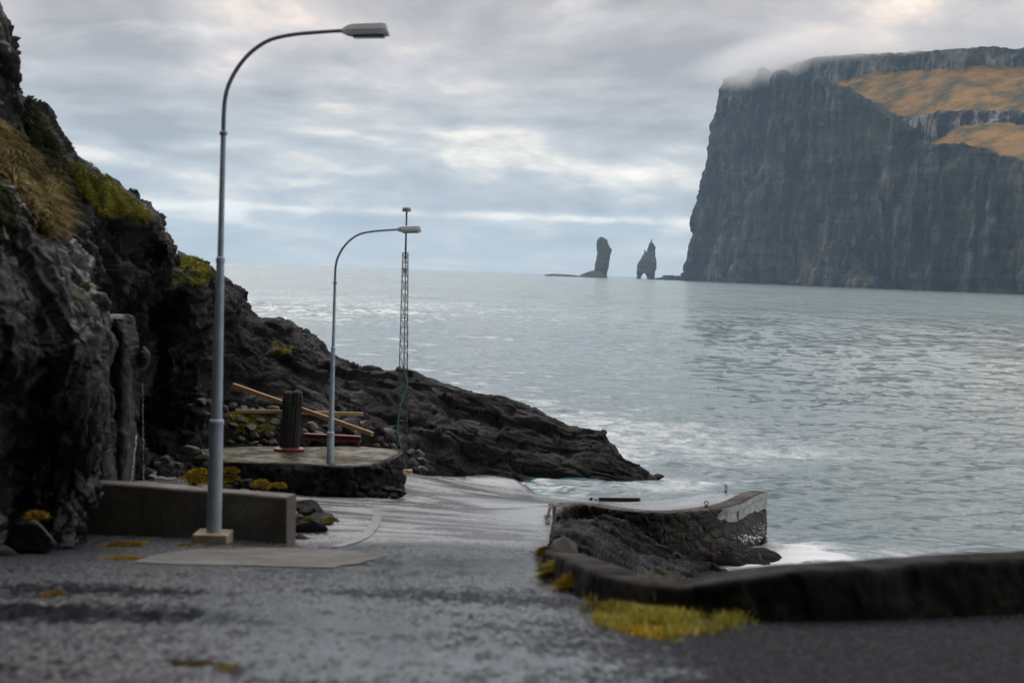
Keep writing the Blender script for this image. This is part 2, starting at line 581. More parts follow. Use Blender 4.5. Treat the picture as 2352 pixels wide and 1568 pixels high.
def road_mat():
    mt, n, b = new_mat('wet_road')
    p = n.pos(); px, py, pz = n.sep(p)
    slip = n.step(py, 16.0, 19.0)                                  # asphalt gives way to brushed concrete
    grain = n.noise(p, 26, 4, 0.7)
    pebb = n.voro(p, 34)
    tex2 = n.noise(p, 5, 5, 0.6)
    big = n.noise(n.comb(n.m('MULTIPLY', px, 0.35), n.m('MULTIPLY', py, 0.55), 0.0), 1.0, 5, 0.6, 0.5)
    stre = n.noise(n.comb(n.m('MULTIPLY', px, 0.40), n.m('MULTIPLY', py, 1.3), 0.0), 1.0, 7, 0.66, 0.3)
    asph = n.ramp(n.m('ADD', n.m('MULTIPLY', grain, 0.6), n.m('MULTIPLY', pebb, 0.5)), [(0.34, (0.005, 0.007, 0.010)), (0.54, (0.016, 0.021, 0.029)), (0.74, (0.11, 0.12, 0.145))])
    conc = n.ramp(n.m('ADD', n.m('MULTIPLY', stre, 0.7), n.m('MULTIPLY', tex2, 0.3)), [(0.30, (0.09, 0.10, 0.11)), (0.52, (0.24, 0.255, 0.27)), (0.70, (0.43, 0.445, 0.46))])
    c = n.mix(slip, asph, conc)
    seal = n.m('MULTIPLY', n.step(n.m('ADD', n.m('SUBTRACT', px, n.m('MULTIPLY', py, 0.02)), n.m('MULTIPLY', n.m('SUBTRACT', big, 0.5), 1.2)), 0.3, 1.0), n.m('SUBTRACT', 1.0, n.step(py, 8.6, 10.2)))
    c = n.mix(n.m('MULTIPLY', seal, 0.6), c, (0.012, 0.0115, 0.0115))      # darker sealed tract by the kerb
    # patches that have dried (a matte tract along the right hand kerb), and standing water to the left
    dry = n.m('MULTIPLY', n.step(n.m('SUBTRACT', px, n.m('MULTIPLY', py, 0.02)), -0.2, 1.6), n.m('SUBTRACT', 1.0, n.step(py, 8.3, 9.6)))
    film = n.m('ADD', n.m('MULTIPLY', n.noise(n.comb(px, n.m('MULTIPLY', py, 0.42), 0.0), 7.5, 5, 0.72), 0.45), n.m('MULTIPLY', n.noise(n.comb(px, n.m('MULTIPLY', py, 0.55), 7.0), 26, 3, 0.6), 0.55))          # water held between the stones
    pool = n.noise(n.comb(n.m('MULTIPLY', px, 0.30), n.m('MULTIPLY', py, 0.8), 4.0), 1.0, 4, 0.55, 0.4)
    def puddle(x, y, rx, ry, w):
        u = n.m('DIVIDE', n.m('SUBTRACT', px, x), rx); v = n.m('DIVIDE', n.m('SUBTRACT', py, y), ry)
        return n.m('MULTIPLY', n.m('POWER', 2.718, n.m('MULTIPLY', n.m('ADD', n.m('MULTIPLY', u, u), n.m('MULTIPLY', v, v)), -1.0)), w)
    pools = total([puddle(-2.5, 8.7, 1.4, .50, .32), puddle(-2.2, 7.3, 1.5, .45, .34), puddle(-0.8, 10.8, 1.3, 1.3, .24), puddle(-0.4, 13.8, 1.1, 2.4, .32), puddle(-0.6, 6.4, 1.0, .3, .12), puddle(0.6, 6.0, .8, .25, .10), puddle(-0.3, 9.0, 2.5, .35, -.16), puddle(-3.6, 11.5, 1.6, 1.8, -.06)], n)
    lvl = n.m('ADD', n.m('ADD', n.m('MULTIPLY', film, 2.6), -0.80), n.m('MULTIPLY', n.m('SUBTRACT', big, 0.5), 0.6))
    lvl = n.m('ADD', lvl, n.m('ADD', pools, n.m('MULTIPLY', n.m('SUBTRACT', pool, 0.5), 0.45)))
    wet = n.step(n.m('SUBTRACT', lvl, n.m('MULTIPLY', dry, 0.46)), 0.43, 0.62)
    wet2 = n.step(n.m('ADD', n.m('MULTIPLY', stre, 0.6), n.m('ADD', n.m('MULTIPLY', big, 0.45), n.m('MULTIPLY', film, 0.25))), 0.50, 0.70)
    wet2 = n.m('ADD', wet2, total([puddle(-0.2, 20, 1.1, 5, .16), puddle(-1.0, 29, 3.0, 4, .10), puddle(0.8, 34, 4, 3, .45)], n), clamp=True)
    wetm = n.fmix(slip, wet, wet2)
    deep = n.m('MULTIPLY', n.step(lvl, 0.60, 0.86), n.m('SUBTRACT', 1.0, slip))
    rg = n.fmix(wetm, 0.8, n.fmix(slip, n.fmix(deep, 0.13, 0.05), 0.16))
    h = n.fmix(slip, n.m('ADD', n.m('MULTIPLY', grain, 0.6), n.m('ADD', n.m('MULTIPLY', pebb, 0.5), n.m('MULTIPLY', film, 0.8))), n.m('ADD', n.m('MULTIPLY', stre, 0.8), n.m('ADD', n.m('MULTIPLY', tex2, 0.5), n.m('MULTIPLY', film, 0.3))))
    hs = n.fmix(wetm, 1.0, n.fmix(slip, n.fmix(deep, 0.28, 0.05), 0.25))
    nb = n.bump(h, hs, n.fmix(slip, 0.020, 0.012))
    out_bsdf(n, b, n.mix(n.m('MULTIPLY', wetm, 0.30), c, n.mix(1.0, c, (0.5, 0.5, 0.52), 'MULTIPLY')), rg, nb, spec=n.fmix(n.m('POWER', wetm, 1.5), n.fmix(slip, 0.03, 0.15), 1.0))
    b.inputs['IOR'].default_value = 1.6
    MAT['wet_road'] = mt


road_mat()


def concrete(name, a, bcol, ccol, rough=(0.6, 0.9), bumpd=0.02, stain=0.4, sc=1.0, moss=True, masonry=0.0, spec=0.4):
    mt, n, b = new_mat(name)
    p = n.pos(); px, py, pz = n.sep(p)
    n1 = n.noise(p, 1.6 * sc, 7, 0.65)
    n2 = n.noise(p, 18 * sc, 5, 0.65)
    st = n.noise(n.comb(n.m('MULTIPLY', px, 3.0 * sc), n.m('MULTIPLY', py, 3.0 * sc), n.m('MULTIPLY', pz, 0.7 * sc)), 1.0, 6, 0.6)
    bd = n.noise(n.comb(n.m('MULTIPLY', px, 0.3), n.m('MULTIPLY', py, 0.3), n.m('MULTIPLY', pz, 9.0)), 1.0, 3, 0.5)
    t = n.m('ADD', n.m('MULTIPLY', n1, 0.5), n.m('ADD', n.m('MULTIPLY', n2, 0.25), n.m('MULTIPLY', st, 0.25)))
    c = n.ramp(t, [(0.36, a), (0.52, bcol), (0.68, ccol)])
    c = n.mix(n.m('MULTIPLY', n.step(st, 0.5, 0.68), stain), c, (0.02, 0.02, 0.018))
    h = n.m('ADD', n.m('MULTIPLY', n1, 1.0), n.m('ADD', n.m('MULTIPLY', n2, 0.4), n.m('MULTIPLY', bd, 0.3)))
    if masonry:
        v = n.voro(n.vm('MULTIPLY', p, (1, 1, 1.5)), masonry, 'DISTANCE_TO_EDGE')
        vc = n.voro(n.vm('MULTIPLY', p, (1, 1, 1.5)), masonry, 'F1', 1)
        c = n.mix(0.5, c, n.mix(1.0, c, n.mix(0.6, vc, (0.5, 0.5, 0.5)), 'MULTIPLY'))
        c = n.mix(n.m('SUBTRACT', 1.0, n.step(v, 0.0, 0.07)), c, (0.02, 0.019, 0.017))
        h = n.m('ADD', h, n.m('MULTIPLY', n.step(v, 0.0, 0.12), 1.2))
    if moss:
        ms = n.m('MULTIPLY', n.attr('moss'), n.step(n.noise(p, 6, 6, 0.65), 0.46, 0.58), clamp=True)
        mc = n.ramp(n.noise(p, 9, 4, 0.6), [(0.35, (0.05, 0.05, 0.015)), (0.6, (0.16, 0.13, 0.03)), (0.8, (0.26, 0.2, 0.05))])
        c = n.mix(ms, c, mc)
    rg = n.fmix(n.step(n1, 0.4, 0.6), rough[0], rough[1])
    out_bsdf(n, b, c, rg, n.bump(h, 0.8, bumpd), spec=spec)
    MAT[name] = mt


concrete('grey_concrete', (0.0432, 0.0403, 0.0346), (0.1152, 0.1080, 0.0922), (0.2160, 0.2016, 0.1764))
concrete('dark_concrete', (0.002, 0.002, 0.002), (0.0065, 0.0062, 0.0058), (0.06, 0.057, 0.05), stain=0.6, spec=0.10)
concrete('platform_concrete', (0.006, 0.006, 0.0055), (0.018, 0.018, 0.017), (0.065, 0.065, 0.062), rough=(0.35, 0.8), stain=0.6, spec=0.2)
concrete('pad_concrete', (0.0263, 0.0255, 0.0240), (0.0525, 0.0510, 0.0473), (0.0825, 0.0795, 0.0750), rough=(0.55, 0.8), bumpd=0.008, stain=0.2, moss=False)
concrete('rubble_wall', (0.018, 0.017, 0.015), (0.045, 0.041, 0.035), (0.075, 0.068, 0.058), masonry=2.6, bumpd=0.04, stain=0.5)


def simple(name, col, rough=0.6, metal=0.0, var=0.35, sc=8.0, bumpd=0.004, spec=0.5, grain=None):
    mt, n, b = new_mat(name)
    p = n.obj()
    if grain: p = n.vm('MULTIPLY', p, grain)
    n1 = n.noise(p, sc, 6, 0.65)
    lo = tuple(q * (1 - var) for q in col); hi_ = tuple(min(1, q * (1 + var)) for q in col)
    c = n.ramp(n1, [(0.3, lo), (0.7, hi_)])
    out_bsdf(n, b, c, n.fmix(n1, rough * 0.8, min(1, rough * 1.2)), n.bump(n1, 0.6, bumpd), metal, spec)
    MAT[name] = mt


simple('galvanised_steel', (0.36, 0.43, 0.50), 0.5, 0.25, 0.22, 5)
simple('arm_steel', (0.20, 0.22, 0.27), 0.5, 0.4, 0.2, 5)  # darker than the pole steel: silhouette against the sky put into the colour
simple('lamp_housing', (0.52, 0.56, 0.57), 0.55, 0.0, 0.15, 6)
simple('lamp_lens', (0.05, 0.05, 0.06), 0.3, 0.0, 0.1, 4)
simple('mast_steel', (0.10, 0.10, 0.11), 0.55, 0.4, 0.3, 8)
simple('rusty_steel', (0.10, 0.07, 0.06), 0.7, 0.2, 0.4, 12)
simple('mast_cap', (0.30, 0.29, 0.30), 0.5, 0.0, 0.15, 8)
simple('pale_timber', (0.44, 0.31, 0.15), 0.7, 0, 0.35, 3, grain=(1, 14, 14))
simple('brown_timber', (0.36, 0.22, 0.10), 0.7, 0, 0.35, 3, grain=(1, 14, 14))
simple('black_timber', (0.012, 0.011, 0.010), 0.75, 0, 0.5, 4, bumpd=0.02, grain=(8, 8, 1))
simple('red_paint', (0.13, 0.025, 0.022), 0.5, 0, 0.4, 8)
simple('green_rope', (0.02, 0.16, 0.075), 0.6, 0, 0.3, 40)
simple('yellow_block', (0.36, 0.27, 0.12), 0.8, 0, 0.35, 9)
simple('black_beam', (0.010, 0.010, 0.014), 0.5, 0, 0.4, 6)
simple('rust_iron', (0.03, 0.028, 0.03), 0.6, 0.5, 0.4, 10)
simple('black_rubber', (0.015, 0.015, 0.017), 0.5, 0, 0.3, 6)
simple('white_line', (0.26, 0.26, 0.27), 0.25, 0, 0.35, 5)
simple('seaweed', (0.06, 0.04, 0.012), 0.5, 0, 0.5, 9)
simple('stone_kerb', (0.30, 0.27, 0.19), 0.85, 0, 0.3, 8, bumpd=0.01)
simple('foam_white', (0.75, 0.80, 0.83), 0.6, 0, 0.08, 9)


def paint_white():
    mt, n, b = new_mat('worn_white_paint')
    p = n.pos(); px, py, pz = n.sep(p)
    v = n.noise(n.comb(n.m('MULTIPLY', px, 5.0), n.m('MULTIPLY', py, 5.0), n.m('MULTIPLY', pz, 0.9)), 1.0, 6, 0.65)
    w = n.step(v, 0.60, 0.66)
    c = n.mix(w, n.ramp(n.noise(p, 6, 5), [(0.3, (0.22, 0.235, 0.22)), (0.7, (0.40, 0.415, 0.40))]), (0.018, 0.017, 0.016))
    out_bsdf(n, b, c, 0.7, n.bump(v, 0.4, 0.01))
    MAT['worn_white_paint'] = mt


paint_white()


def blade_mat(name, lo, mid, hi_):
    mt, n, b = new_mat(name)
    c = n.ramp(n.attr('tint'), [(0.0, lo), (0.5, mid), (1.0, hi_)])
    out_bsdf(n, b, c, 0.75, spec=0.15)
    MAT[name] = mt


blade_mat('dry_blades', (0.0576, 0.0490, 0.0144), (0.2592, 0.2016, 0.0720), (0.5184, 0.4176, 0.2088))
blade_mat('green_blades', (0.03, 0.043, 0.006), (0.17, 0.18, 0.02), (0.38, 0.35, 0.05))
blade_mat('dark_blades', (0.010, 0.016, 0.006), (0.030, 0.042, 0.014), (0.080, 0.085, 0.030))
blade_mat('kerb_blades', (0.07, 0.075, 0.012), (0.31, 0.29, 0.04), (0.66, 0.56, 0.15))
blade_mat('moss_blades', (0.14, 0.09, 0.008), (0.38, 0.26, 0.02), (0.60, 0.43, 0.05))


def sea_mat():
    mt, n, b = new_mat('sea_water')
    p = n.pos(); px, py, pz = n.sep(p)
    flat = n.comb(px, py, 0.0)
    w1 = n.noise(n.vm('MULTIPLY', flat, (1.0, 1.35, 1)), 2.2, 5, 0.6, 0.2)
    w2 = n.noise(n.vm('MULTIPLY', flat, (0.8, 1.4, 1)), 0.55, 5, 0.6, 0.3)
    w3 = n.noise(n.vm('MULTIPLY', flat, (0.7, 1.5, 1)), 0.10, 6, 0.62, 0.3)
    w4 = n.noise(n.vm('MULTIPLY', flat, (0.5, 1.4, 1)), 0.022, 6, 0.62, 0.3)
    far1 = n.step(py, 90, 400); far2 = n.step(py, 300, 1500)
    nb = n.bump(w1, 0.35, 0.08)
    nb = n.bump(w2, 0.4, 0.30, nb)
    nb = n.bump(w3, n.m('MULTIPLY', far1, 0.8), 2.6, nb)
    nb = n.bump(w4, n.m('MULTIPLY', far2, 0.6), 8.0, nb)
    # swell lines and gust patches darken the far water
    gust = n.noise(n.vm('MULTIPLY', flat, (0.0014, 0.007, 1)), 1.0, 5, 0.6)
    deep = n.ramp(gust, [(0.35, (0.040, 0.110, 0.132)), (0.65, (0.090, 0.170, 0.185))])
    fo = n.attr('foam')
    lace = n.noise(n.vm('ADD', n.vm('MULTIPLY', flat, (0.9, 0.7, 1)), n.vm('MULTIPLY', n.noise(flat, 0.6, 3, 0.5, col=True), (1.5, 1.5, 0))), 1.5, 7, 0.66)
    ridge = n.m('SUBTRACT', 1.0, n.m('MULTIPLY', n.m('ABSOLUTE', n.m('SUBTRACT', lace, 0.5)), 7.0), clamp=True)
    blot = n.step(n.noise(flat, 0.9, 6, 0.65), 0.42, 0.62)
    fm = n.m('MULTIPLY', fo, n.m('ADD', n.m('MULTIPLY', ridge, 0.5), n.m('MULTIPLY', blot, 0.8)), clamp=True)
    fm = n.m('ADD', fm, n.step(n.m('ADD', fo, n.m('MULTIPLY', n.m('SUBTRACT', lace, 0.5), 0.8)), 0.85, 1.15), clamp=True)
    c = n.mix(fm, deep, (0.72, 0.77, 0.80))
    # beyond the reach of the mesh waves the chop is given as scattered facet tilts, leaning to the shore
    j1 = n.vm('MULTIPLY', n.vm('SUBTRACT', n.noise(n.vm('MULTIPLY', flat, (0.9, 0.45, 1)), 1.0, 4, 0.6, col=True), (.5, .5, .5)), (1.2, 1.5, 0))
    j2 = n.vm('MULTIPLY', n.vm('SUBTRACT', n.noise(n.vm('MULTIPLY', flat, (0.10, 0.035, 1)), 1.0, 5, 0.6, col=True), (.5, .5, .5)), (0.5, 0.8, 0))
    tilt = n.vm('ADD', n.vm('ADD', j1, j2), (0, -0.10, 0))
    sc_ = n.node('ShaderNodeVectorMath', operation='SCALE'); n.put(sc_.inputs[0], tilt); n.put(sc_.inputs['Scale'], n.step(py, 70, 320))
    nb = n.vm('NORMALIZE', n.vm('ADD', nb, sc_.outputs[0]))
    rg = n.fmix(fm, n.fmix(far1, 0.05, 0.14), 0.7)
    out_bsdf(n, b, c, rg, nb)
    b.inputs['IOR'].default_value = 1.40
    MAT['sea_water'] = mt


sea_mat()

# ================================================================== SETTING
# ------------------------------------------------------------------ ground surface (thin plate spline through surveyed points)
GP = [W(*q) for q in [
    (1750, 1432, 8.45), (2352, 1404, 9.8), (1573, 1418, 8.6), (1440, 1388, 9.4), (1378, 1350, 10.6), (1327, 1314, 12.4),
    (0, 1265, 14.0), (205, 1258, 15.8), (490, 1242, 16.5), (660, 1257, 16.3), (1240, 1280, 15.5), (870, 1170, 27.0), (1275, 1202, 26.5),
    (775, 1185, 22.5), (755, 1137, 31.5), (935, 1142, 31.3), (935, 1084, 38.0), (1190, 1103, 41.0), (1100, 1110, 40.5),
    (1290, 1164, 30.8), (1375, 1151, 38.8), (1240, 1139, 41.0)]]
for q in [(1271, 1184), (1317, 1161), (1379, 1167), (1435, 1174), (1507, 1180), (1573, 1178), (1650, 1169), (1701, 1155), (1760, 1131)]:
    GP.append(S(q[0], q[1], 1.18))
GP += [S(1651, 1130, 1.15), S(1500, 1156, 0.75)]
GP += [np.array(q) for q in [(-4, 3, 5.28), (0, 3, 5.28), (4, 3, 5.28), (-4, 5.5, 4.9), (0, 5.5, 4.9), (4, 5.5, 4.9), (-6, 9.5, 4.33), (0, 9.5, 4.33), (12, 9.5, 4.33), (-12, 12, 4.0),
                             (-12, 3, 5.28), (12, 3, 5.28), (-14, 22, 2.9), (-10, 32, 2.0), (-6, 38, 1.6), (0, 20, 2.78), (-1, 16, 3.36)]]
GP = np.array(GP)


def _tps_fit(P, lam=0.02):
    X = P[:, :2]; n_ = len(X)
    d = np.linalg.norm(X[:, None] - X[None], axis=-1)
    K = np.where(d > 0, d * d * np.log(d + 1e-9), 0) + lam * np.eye(n_)
    Q = np.hstack([np.ones((n_, 1)), X])
    A = np.vstack([np.hstack([K, Q]), np.hstack([Q.T, np.zeros((3, 3))])])
    return X, np.linalg.solve(A, np.concatenate([P[:, 2], np.zeros(3)]))


_TX, _TW = _tps_fit(GP)


def GZ(x, y):
    x = np.asarray(x, float); y = np.asarray(y, float)
    q = np.stack([x, y], -1)
    d = np.linalg.norm(q[..., None, :] - _TX, axis=-1)
    K = np.where(d > 0, d * d * np.log(d + 1e-9), 0)
    k = len(_TX)
    return K @ _TW[:k] + _TW[k] + x * _TW[k + 1] + y * _TW[k + 2]


def on_ground(px, py):
    """where the line of survey through (px, py) meets the ground"""
    d = np.array(ray(px, py))
    ts = np.linspace(4, 60, 1200)
    P = CAM + ts[:, None] * d
    g = P[:, 2] - GZ(P[:, 0], P[:, 1])
    i = np.argmax(g < 0) if np.any(g < 0) else len(ts) - 1
    return P[i]


def flat_sheet(poly_xy, step, dz=0.0, skirt=0.0):
    bm = bmesh.new()
    vs = [bm.verts.new((x, y, 0)) for x, y in poly_xy]
    bm.faces.new(vs)
    xs = [p[0] for p in poly_xy]; ys = [p[1] for p in poly_xy]
    for x in np.arange(min(xs) + step, max(xs), step):
        bmesh.ops.bisect_plane(bm, geom=bm.verts[:] + bm.edges[:] + bm.faces[:], plane_co=(x, 0, 0), plane_no=(1, 0, 0))
    for y in np.arange(min(ys) + step, max(ys), step):
        bmesh.ops.bisect_plane(bm, geom=bm.verts[:] + bm.edges[:] + bm.faces[:], plane_co=(0, y, 0), plane_no=(0, 1, 0))
    bmesh.ops.triangulate(bm, faces=[f for f in bm.faces if len(f.verts) > 4])
    bmesh.ops.recalc_face_normals(bm, faces=bm.faces[:])
    if sum(f.normal.z for f in bm.faces) < 0: bmesh.ops.reverse_faces(bm, faces=bm.faces[:])
    co = np.array([v.co[:] for v in bm.verts])
    z = GZ(co[:, 0], co[:, 1]) + dz
    z = z + 0.010 * fbm(np.stack([co[:, 0] * 1.5, co[:, 1] * 1.5, co[:, 0] * 0], -1), 3, 5)
    if False:
        z = z + 0.010 * fbm(np.stack([co[:, 0] * 1.5, co[:, 1] * 1.5, co[:, 0] * 0], -1), 3, 5)
    for v, q in zip(bm.verts, z): v.co.z = q
    if skirt:
        be = [e for e in bm.edges if e.is_boundary]
        r = bmesh.ops.extrude_edge_only(bm, edges=be)
        for g in r['geom']:
            if isinstance(g, bmesh.types.BMVert): g.co.z -= skirt
    bm.verts.index_update()
    V = [v.co[:] for v in bm.verts]; Fc = [[v.index for v in f.verts] for f in bm.faces]
    bm.free()
    return V, Fc


quay_edge = [S(x, y, 1.18) for x, y in [(1271, 1184), (1288, 1168), (1317, 1161), (1345, 1161), (1379, 1167), (1435, 1174), (1507, 1180), (1573, 1178), (1650, 1169), (1701, 1155), (1760, 1131)]]
sea_edge = [S(1651, 1129, 1.15), W(1590, 1146, 36.3), W(1500, 1156, 37.3), W(1430, 1154, 38.5), W(1375, 1150, 39.6), W(1300, 1145, 40.4), W(1223, 1137, 41.2), W(1160, 1128, 41.6), W(1108, 1117, 41.8), W(1150, 1112, 41.9),
            W(1201, 1102, 42.2), W(1120, 1092, 41.8), W(1000, 1079, 40.5), W(935, 1074, 40)]
poly = [(p[0], p[1] + .20) for p in quay_edge] + [(p[0], p[1]) for p in sea_edge]
poly += [(-8, 40), (-16, 34), (-18, 10), (-14, -6), (14, -6), (14, 10.1)]
for q in [(2352, 1404, 9.95), (1900, 1415, 9.2), (1762, 1423, 8.8), (1573, 1415, 8.9), (1440, 1380, 9.7), (1378, 1345, 10.9), (1327, 1308, 12.7), (1250, 1270, 16.0), (1262, 1225, 22.0)]:
    p = W(*q); poly.append((p[0], p[1]))
V, Fc = flat_sheet(poly, 0.35, 0, 0.9)
road = mesh_np('road', V, Fc, MAT['wet_road'])
tag(road, 'wet grey road and slipway running down to the sea', kind='structure')
rd = np.array(V)

# pale concrete pad at the foot of the retaining wall
pad = [on_ground(x, y) for x, y in [(300, 1292), (380, 1270), (470, 1260), (655, 1259), (760, 1262), (832, 1270), (890, 1280), (830, 1292), (765, 1306), (640, 1303), (520, 1299), (400, 1297)]]
V, Fc = flat_sheet([(p[0], p[1]) for p in pad], 0.3, 0.008)
o = mesh_np('pavement', V, Fc, MAT['pad_concrete'])
tag(o, 'smooth pale concrete pad at the foot of the street lamp', kind='structure')
# worn white line
ln = [on_ground(x, y) for x, y in [(866, 1160), (868, 1185), (862, 1205), (840, 1230), (800, 1250), (770, 1257)]]
w_ = 0.075
side = []
for i, p in enumerate(ln):
    a = ln[max(i - 1, 0)]; b = ln[min(i + 1, len(ln) - 1)]
    t = np.array([b[0] - a[0], b[1] - a[1]]); t /= np.linalg.norm(t)
    side.append((p[0] - t[1] * w_, p[1] + t[0] * w_, p[0] + t[1] * w_, p[1] - t[0] * w_))
V, Fc = flat_sheet([(s[0], s[1]) for s in side] + [(s[2], s[3]) for s in side[::-1]], 0.3, 0.012)
o = mesh_np('road_marking', V, Fc, MAT['white_line'])
tag(o, 'worn white painted line on the wet road', kind='structure')

# ------------------------------------------------------------------ sea
rows = []
off = 9243.0 / 13.0
while off > 0.75:
    rows.append(9243.0 / off)
    off -= 0.42 if off > 30 else 0.34
rows.append(12300.0)
rows = np.array(rows)
azs = np.concatenate([np.linspace(-78, -24, 110)[:-1], np.linspace(-24, 24, 1050), np.linspace(24, 78, 110)[1:]]) * math.pi / 180
A_, Rr = np.meshgrid(azs, rows, indexing='ij')
SX, SY = Rr * np.sin(A_), Rr * np.cos(A_)
spc = np.gradient(rows)[None, :] * np.ones_like(SX)
H = np.zeros_like(SX)
for k in range(78):
    lam = 0.45 * (50 ** (k / 77.0))
    th = RNG.normal(-1.45, 0.55)
    kx, ky = math.cos(th) * 2 * math.pi / lam, math.sin(th) * 2 * math.pi / lam
    ph = kx * SX + ky * SY + RNG.uniform(0, 6.28)
    a = 0.0092 * min(lam, 6.0) ** 0.70 * min(1.0, 6.0 / lam) ** 1.0
    H += a * (np.exp(np.sin(ph) - 1) * 2 - 0.93) * smooth(1.1, 2.6, lam / spc)
for lam, a, th in ((55, 0.03, -1.65),):
    kx, ky = math.cos(th) * 2 * math.pi / lam, math.sin(th) * 2 * math.pi / lam
    ph = kx * SX + ky * SY + 1.3 + 1.5 * vnoise(np.stack([SX / 160, SY / 160, SX * 0], -1), 3)
    H += a * (np.exp(np.sin(ph) - 1) * 2 - 0.93) * smooth(2, 5, lam / spc) * smooth(60, 160, SY)
patch = 0.75 + 0.5 * vnoise(np.stack([SX / 30, SY / 45, SX * 0], -1), 9)
H *= patch * (0.55 + 0.45 * smooth(30, 70, SY))
foam = np.zeros_like(SX)
for (x, y, rx, ry, a) in [(1330, 960, 120, 22, .34), (1450, 1010, 170, 30, .36), (1700, 1025, 260, 22, .30), (1560, 985, 240, 18, .35), (1870, 1048, 160, 14, .4), (1440, 1050, 60, 18, .7), (1570, 1105, 95, 13, .95),
                          (1540, 1125, 60, 7, .6), (1420, 1118, 90, 6, .35), (1330, 1125, 60, 4, .3), (1840, 1262, 85, 22, 1.0), (1800, 1285, 55, 16, 1.0), (1950, 1280, 130, 12, .7), (2080, 1265, 130, 12, .4), (1700, 1245, 45, 12, .9),
                          (1720, 1300, 60, 12, 1.0), (1680, 1320, 80, 14, .9), (1250, 925, 40, 8, .5), (1650, 1060, 160, 12, .35), (1100, 880, 60, 6, .3), (2000, 980, 200, 20, .05)]:
    c = S(x, y); sx = rx * c[1] / F; sy = abs(S(x, y - ry)[1] - S(x, y + ry)[1]) / 2
    foam += a * np.exp(-((SX - c[0]) / sx) ** 2 - ((SY - c[1]) / sy) ** 2)
# surf along the foot of the far cliffs
CB = [(1400, 3260), (1514, 3200), (1580, 2970), (1661, 2700), (1750, 2550), (1850, 2400), (2040, 2120), (2200, 1930), (2352, 1770), (2600, 1500), (2900, 1250)]
cbx = np.array([W(x, 640, Y)[0] for x, Y in CB]); cby = np.array([Y for x, Y in CB])
yb = np.interp(SX, cbx, cby)
surf = np.exp(-((SY - (yb - 10 - 14 * vnoise(np.stack([SX / 60, SX * 0, SX * 0], -1), 4))) / 14.0) ** 2) * smooth(0.05, 0.35, vnoise(np.stack([SX / 45, SX * 0 + 3, SX * 0], -1), 8)) * (SX > cbx[1])
foam += 1.2 * surf
V = np.stack([SX, SY, H], -1)
sea = mesh_np('sea', V, grid_faces(len(azs), len(rows), flip=True), MAT['sea_water'], attrs={'foam': np.clip(foam, 0, 1.4)})
tag(sea, kind='structure')

# ------------------------------------------------------------------ rock masses
def rock_disp(P, s, amp, block=1.0, strata=1.0, dip=0.15, seed=1, fine=1.0, cell=(1.0, 1.0, 1.6), crack=.10, warp=.9, bed=.42):
    q = P / s
    wv = np.stack([fbm(q * 0.8 + 5, 3, seed), fbm(q * 0.8 + 50, 3, seed + 1), fbm(q * 0.8 + 90, 3, seed + 2)], -1)
    d = 0.55 * fbm(q * 0.55, 4, seed + 3)
    qq = np.stack([q[..., 0], q[..., 1], q[..., 2] + dip * q[..., 0]], -1) * np.array(cell)
    if block:
        v, e = facets(qq * .9 + 0.35 * wv, seed + 11, 1.3)
        d += block * (0.50 * v - crack * np.exp(-e * 14))
        v, e = facets(qq * 2.3 + 0.5 * wv, seed + 23, 1.4)
        d += block * (0.24 * v - crack * .5 * np.exp(-e * 14))
        v, e = facets(qq * 5.5 + 0.7 * wv, seed + 37, 1.4)
        d += block * 0.15 * v
    if strata:
        h = (P[..., 2] + dip * P[..., 0]) / (s * bed) + warp * (wv[..., 0] + 0.5 * wv[..., 1])
        i = np.floor(h); f = h - i
        a = _h(i.astype(np.int64), i.astype(np.int64) * 0, i.astype(np.int64) * 0, seed)
        b = _h(i.astype(np.int64) + 1, i.astype(np.int64) * 0, i.astype(np.int64) * 0, seed)
        d += strata * 0.46 * ((a + (b - a) * smooth(0.78, 1.0, f)) - 0.5)
    d += fine * 0.13 * fbm(q * 6, 5, seed + 31)
    return amp * d


def moss_from(P, polys, base_=0.0):
    x, y = PX(P)
    mks = np.zeros(x.shape) + base_
    jx = x + 14 * vnoise(P * 2.2, 71); jy = y + 14 * vnoise(P * 2.2 + 9, 72)
    for pl in polys: mks = np.where(in_poly(jx, jy, pl), 1.0, mks)
    return mks


def rock_mass(name, cols, nu, nv, mat, s, amp, polys=(), base_moss=0.0, lin=False, label=None, crest=None, drop=0.0, taper=None, **kw):
    C = np.array([[W(*q) if not isinstance(q, np.ndarray) else q for q in c] for c in cols])
    G, Nn, fl = loft(C, nu, nv, lin)
    dd = rock_disp(G, s, amp, **kw)
    if crest is not None:      # weathered, grassed-over edge
        v = np.linspace(0, 1, nv)[None, :]
        dd = dd * (1 - .6 * np.exp(-((v - crest) / .10) ** 2)) - drop * np.exp(-((v - crest) / .16) ** 2)
    if taper is not None:
        uu = np.linspace(0, 1, nu)[:, None]
        dd = dd * (1 - taper[1] * smooth(taper[0], 1, uu))
    P = G + Nn * dd[..., None]
    ms = moss_from(P, polys, base_moss)
    o = mesh_np(name, P, grid_faces(nu, nv, flip=fl), MAT[mat], attrs={'moss': ms}, smooth_sh=True)
    tag(o, label, kind='structure')
    return o, P


def low(q, z):
    q = np.array(q); q[2] = z; return q


T_DRY = [(-60, 250), (0, 298), (40, 335), (80, 365), (112, 405), (138, 460), (146, 520), (128, 548), (100, 545), (75, 500), (50, 450), (20, 408), (-60, 380)]
T_DARK = [(55, 235), (100, 290), (150, 372), (165, 420), (178, 500), (150, 505), (140, 455), (112, 398), (80, 360), (60, 300)]
T_GREEN = [(148, 372), (232, 408), (292, 452), (346, 498), (330, 510), (285, 488), (268, 496), (225, 488), (196, 455), (170, 420)]
T_LOW = [(-60, 430), (0, 432), (22, 470), (40, 540), (10, 520), (-60, 500)]

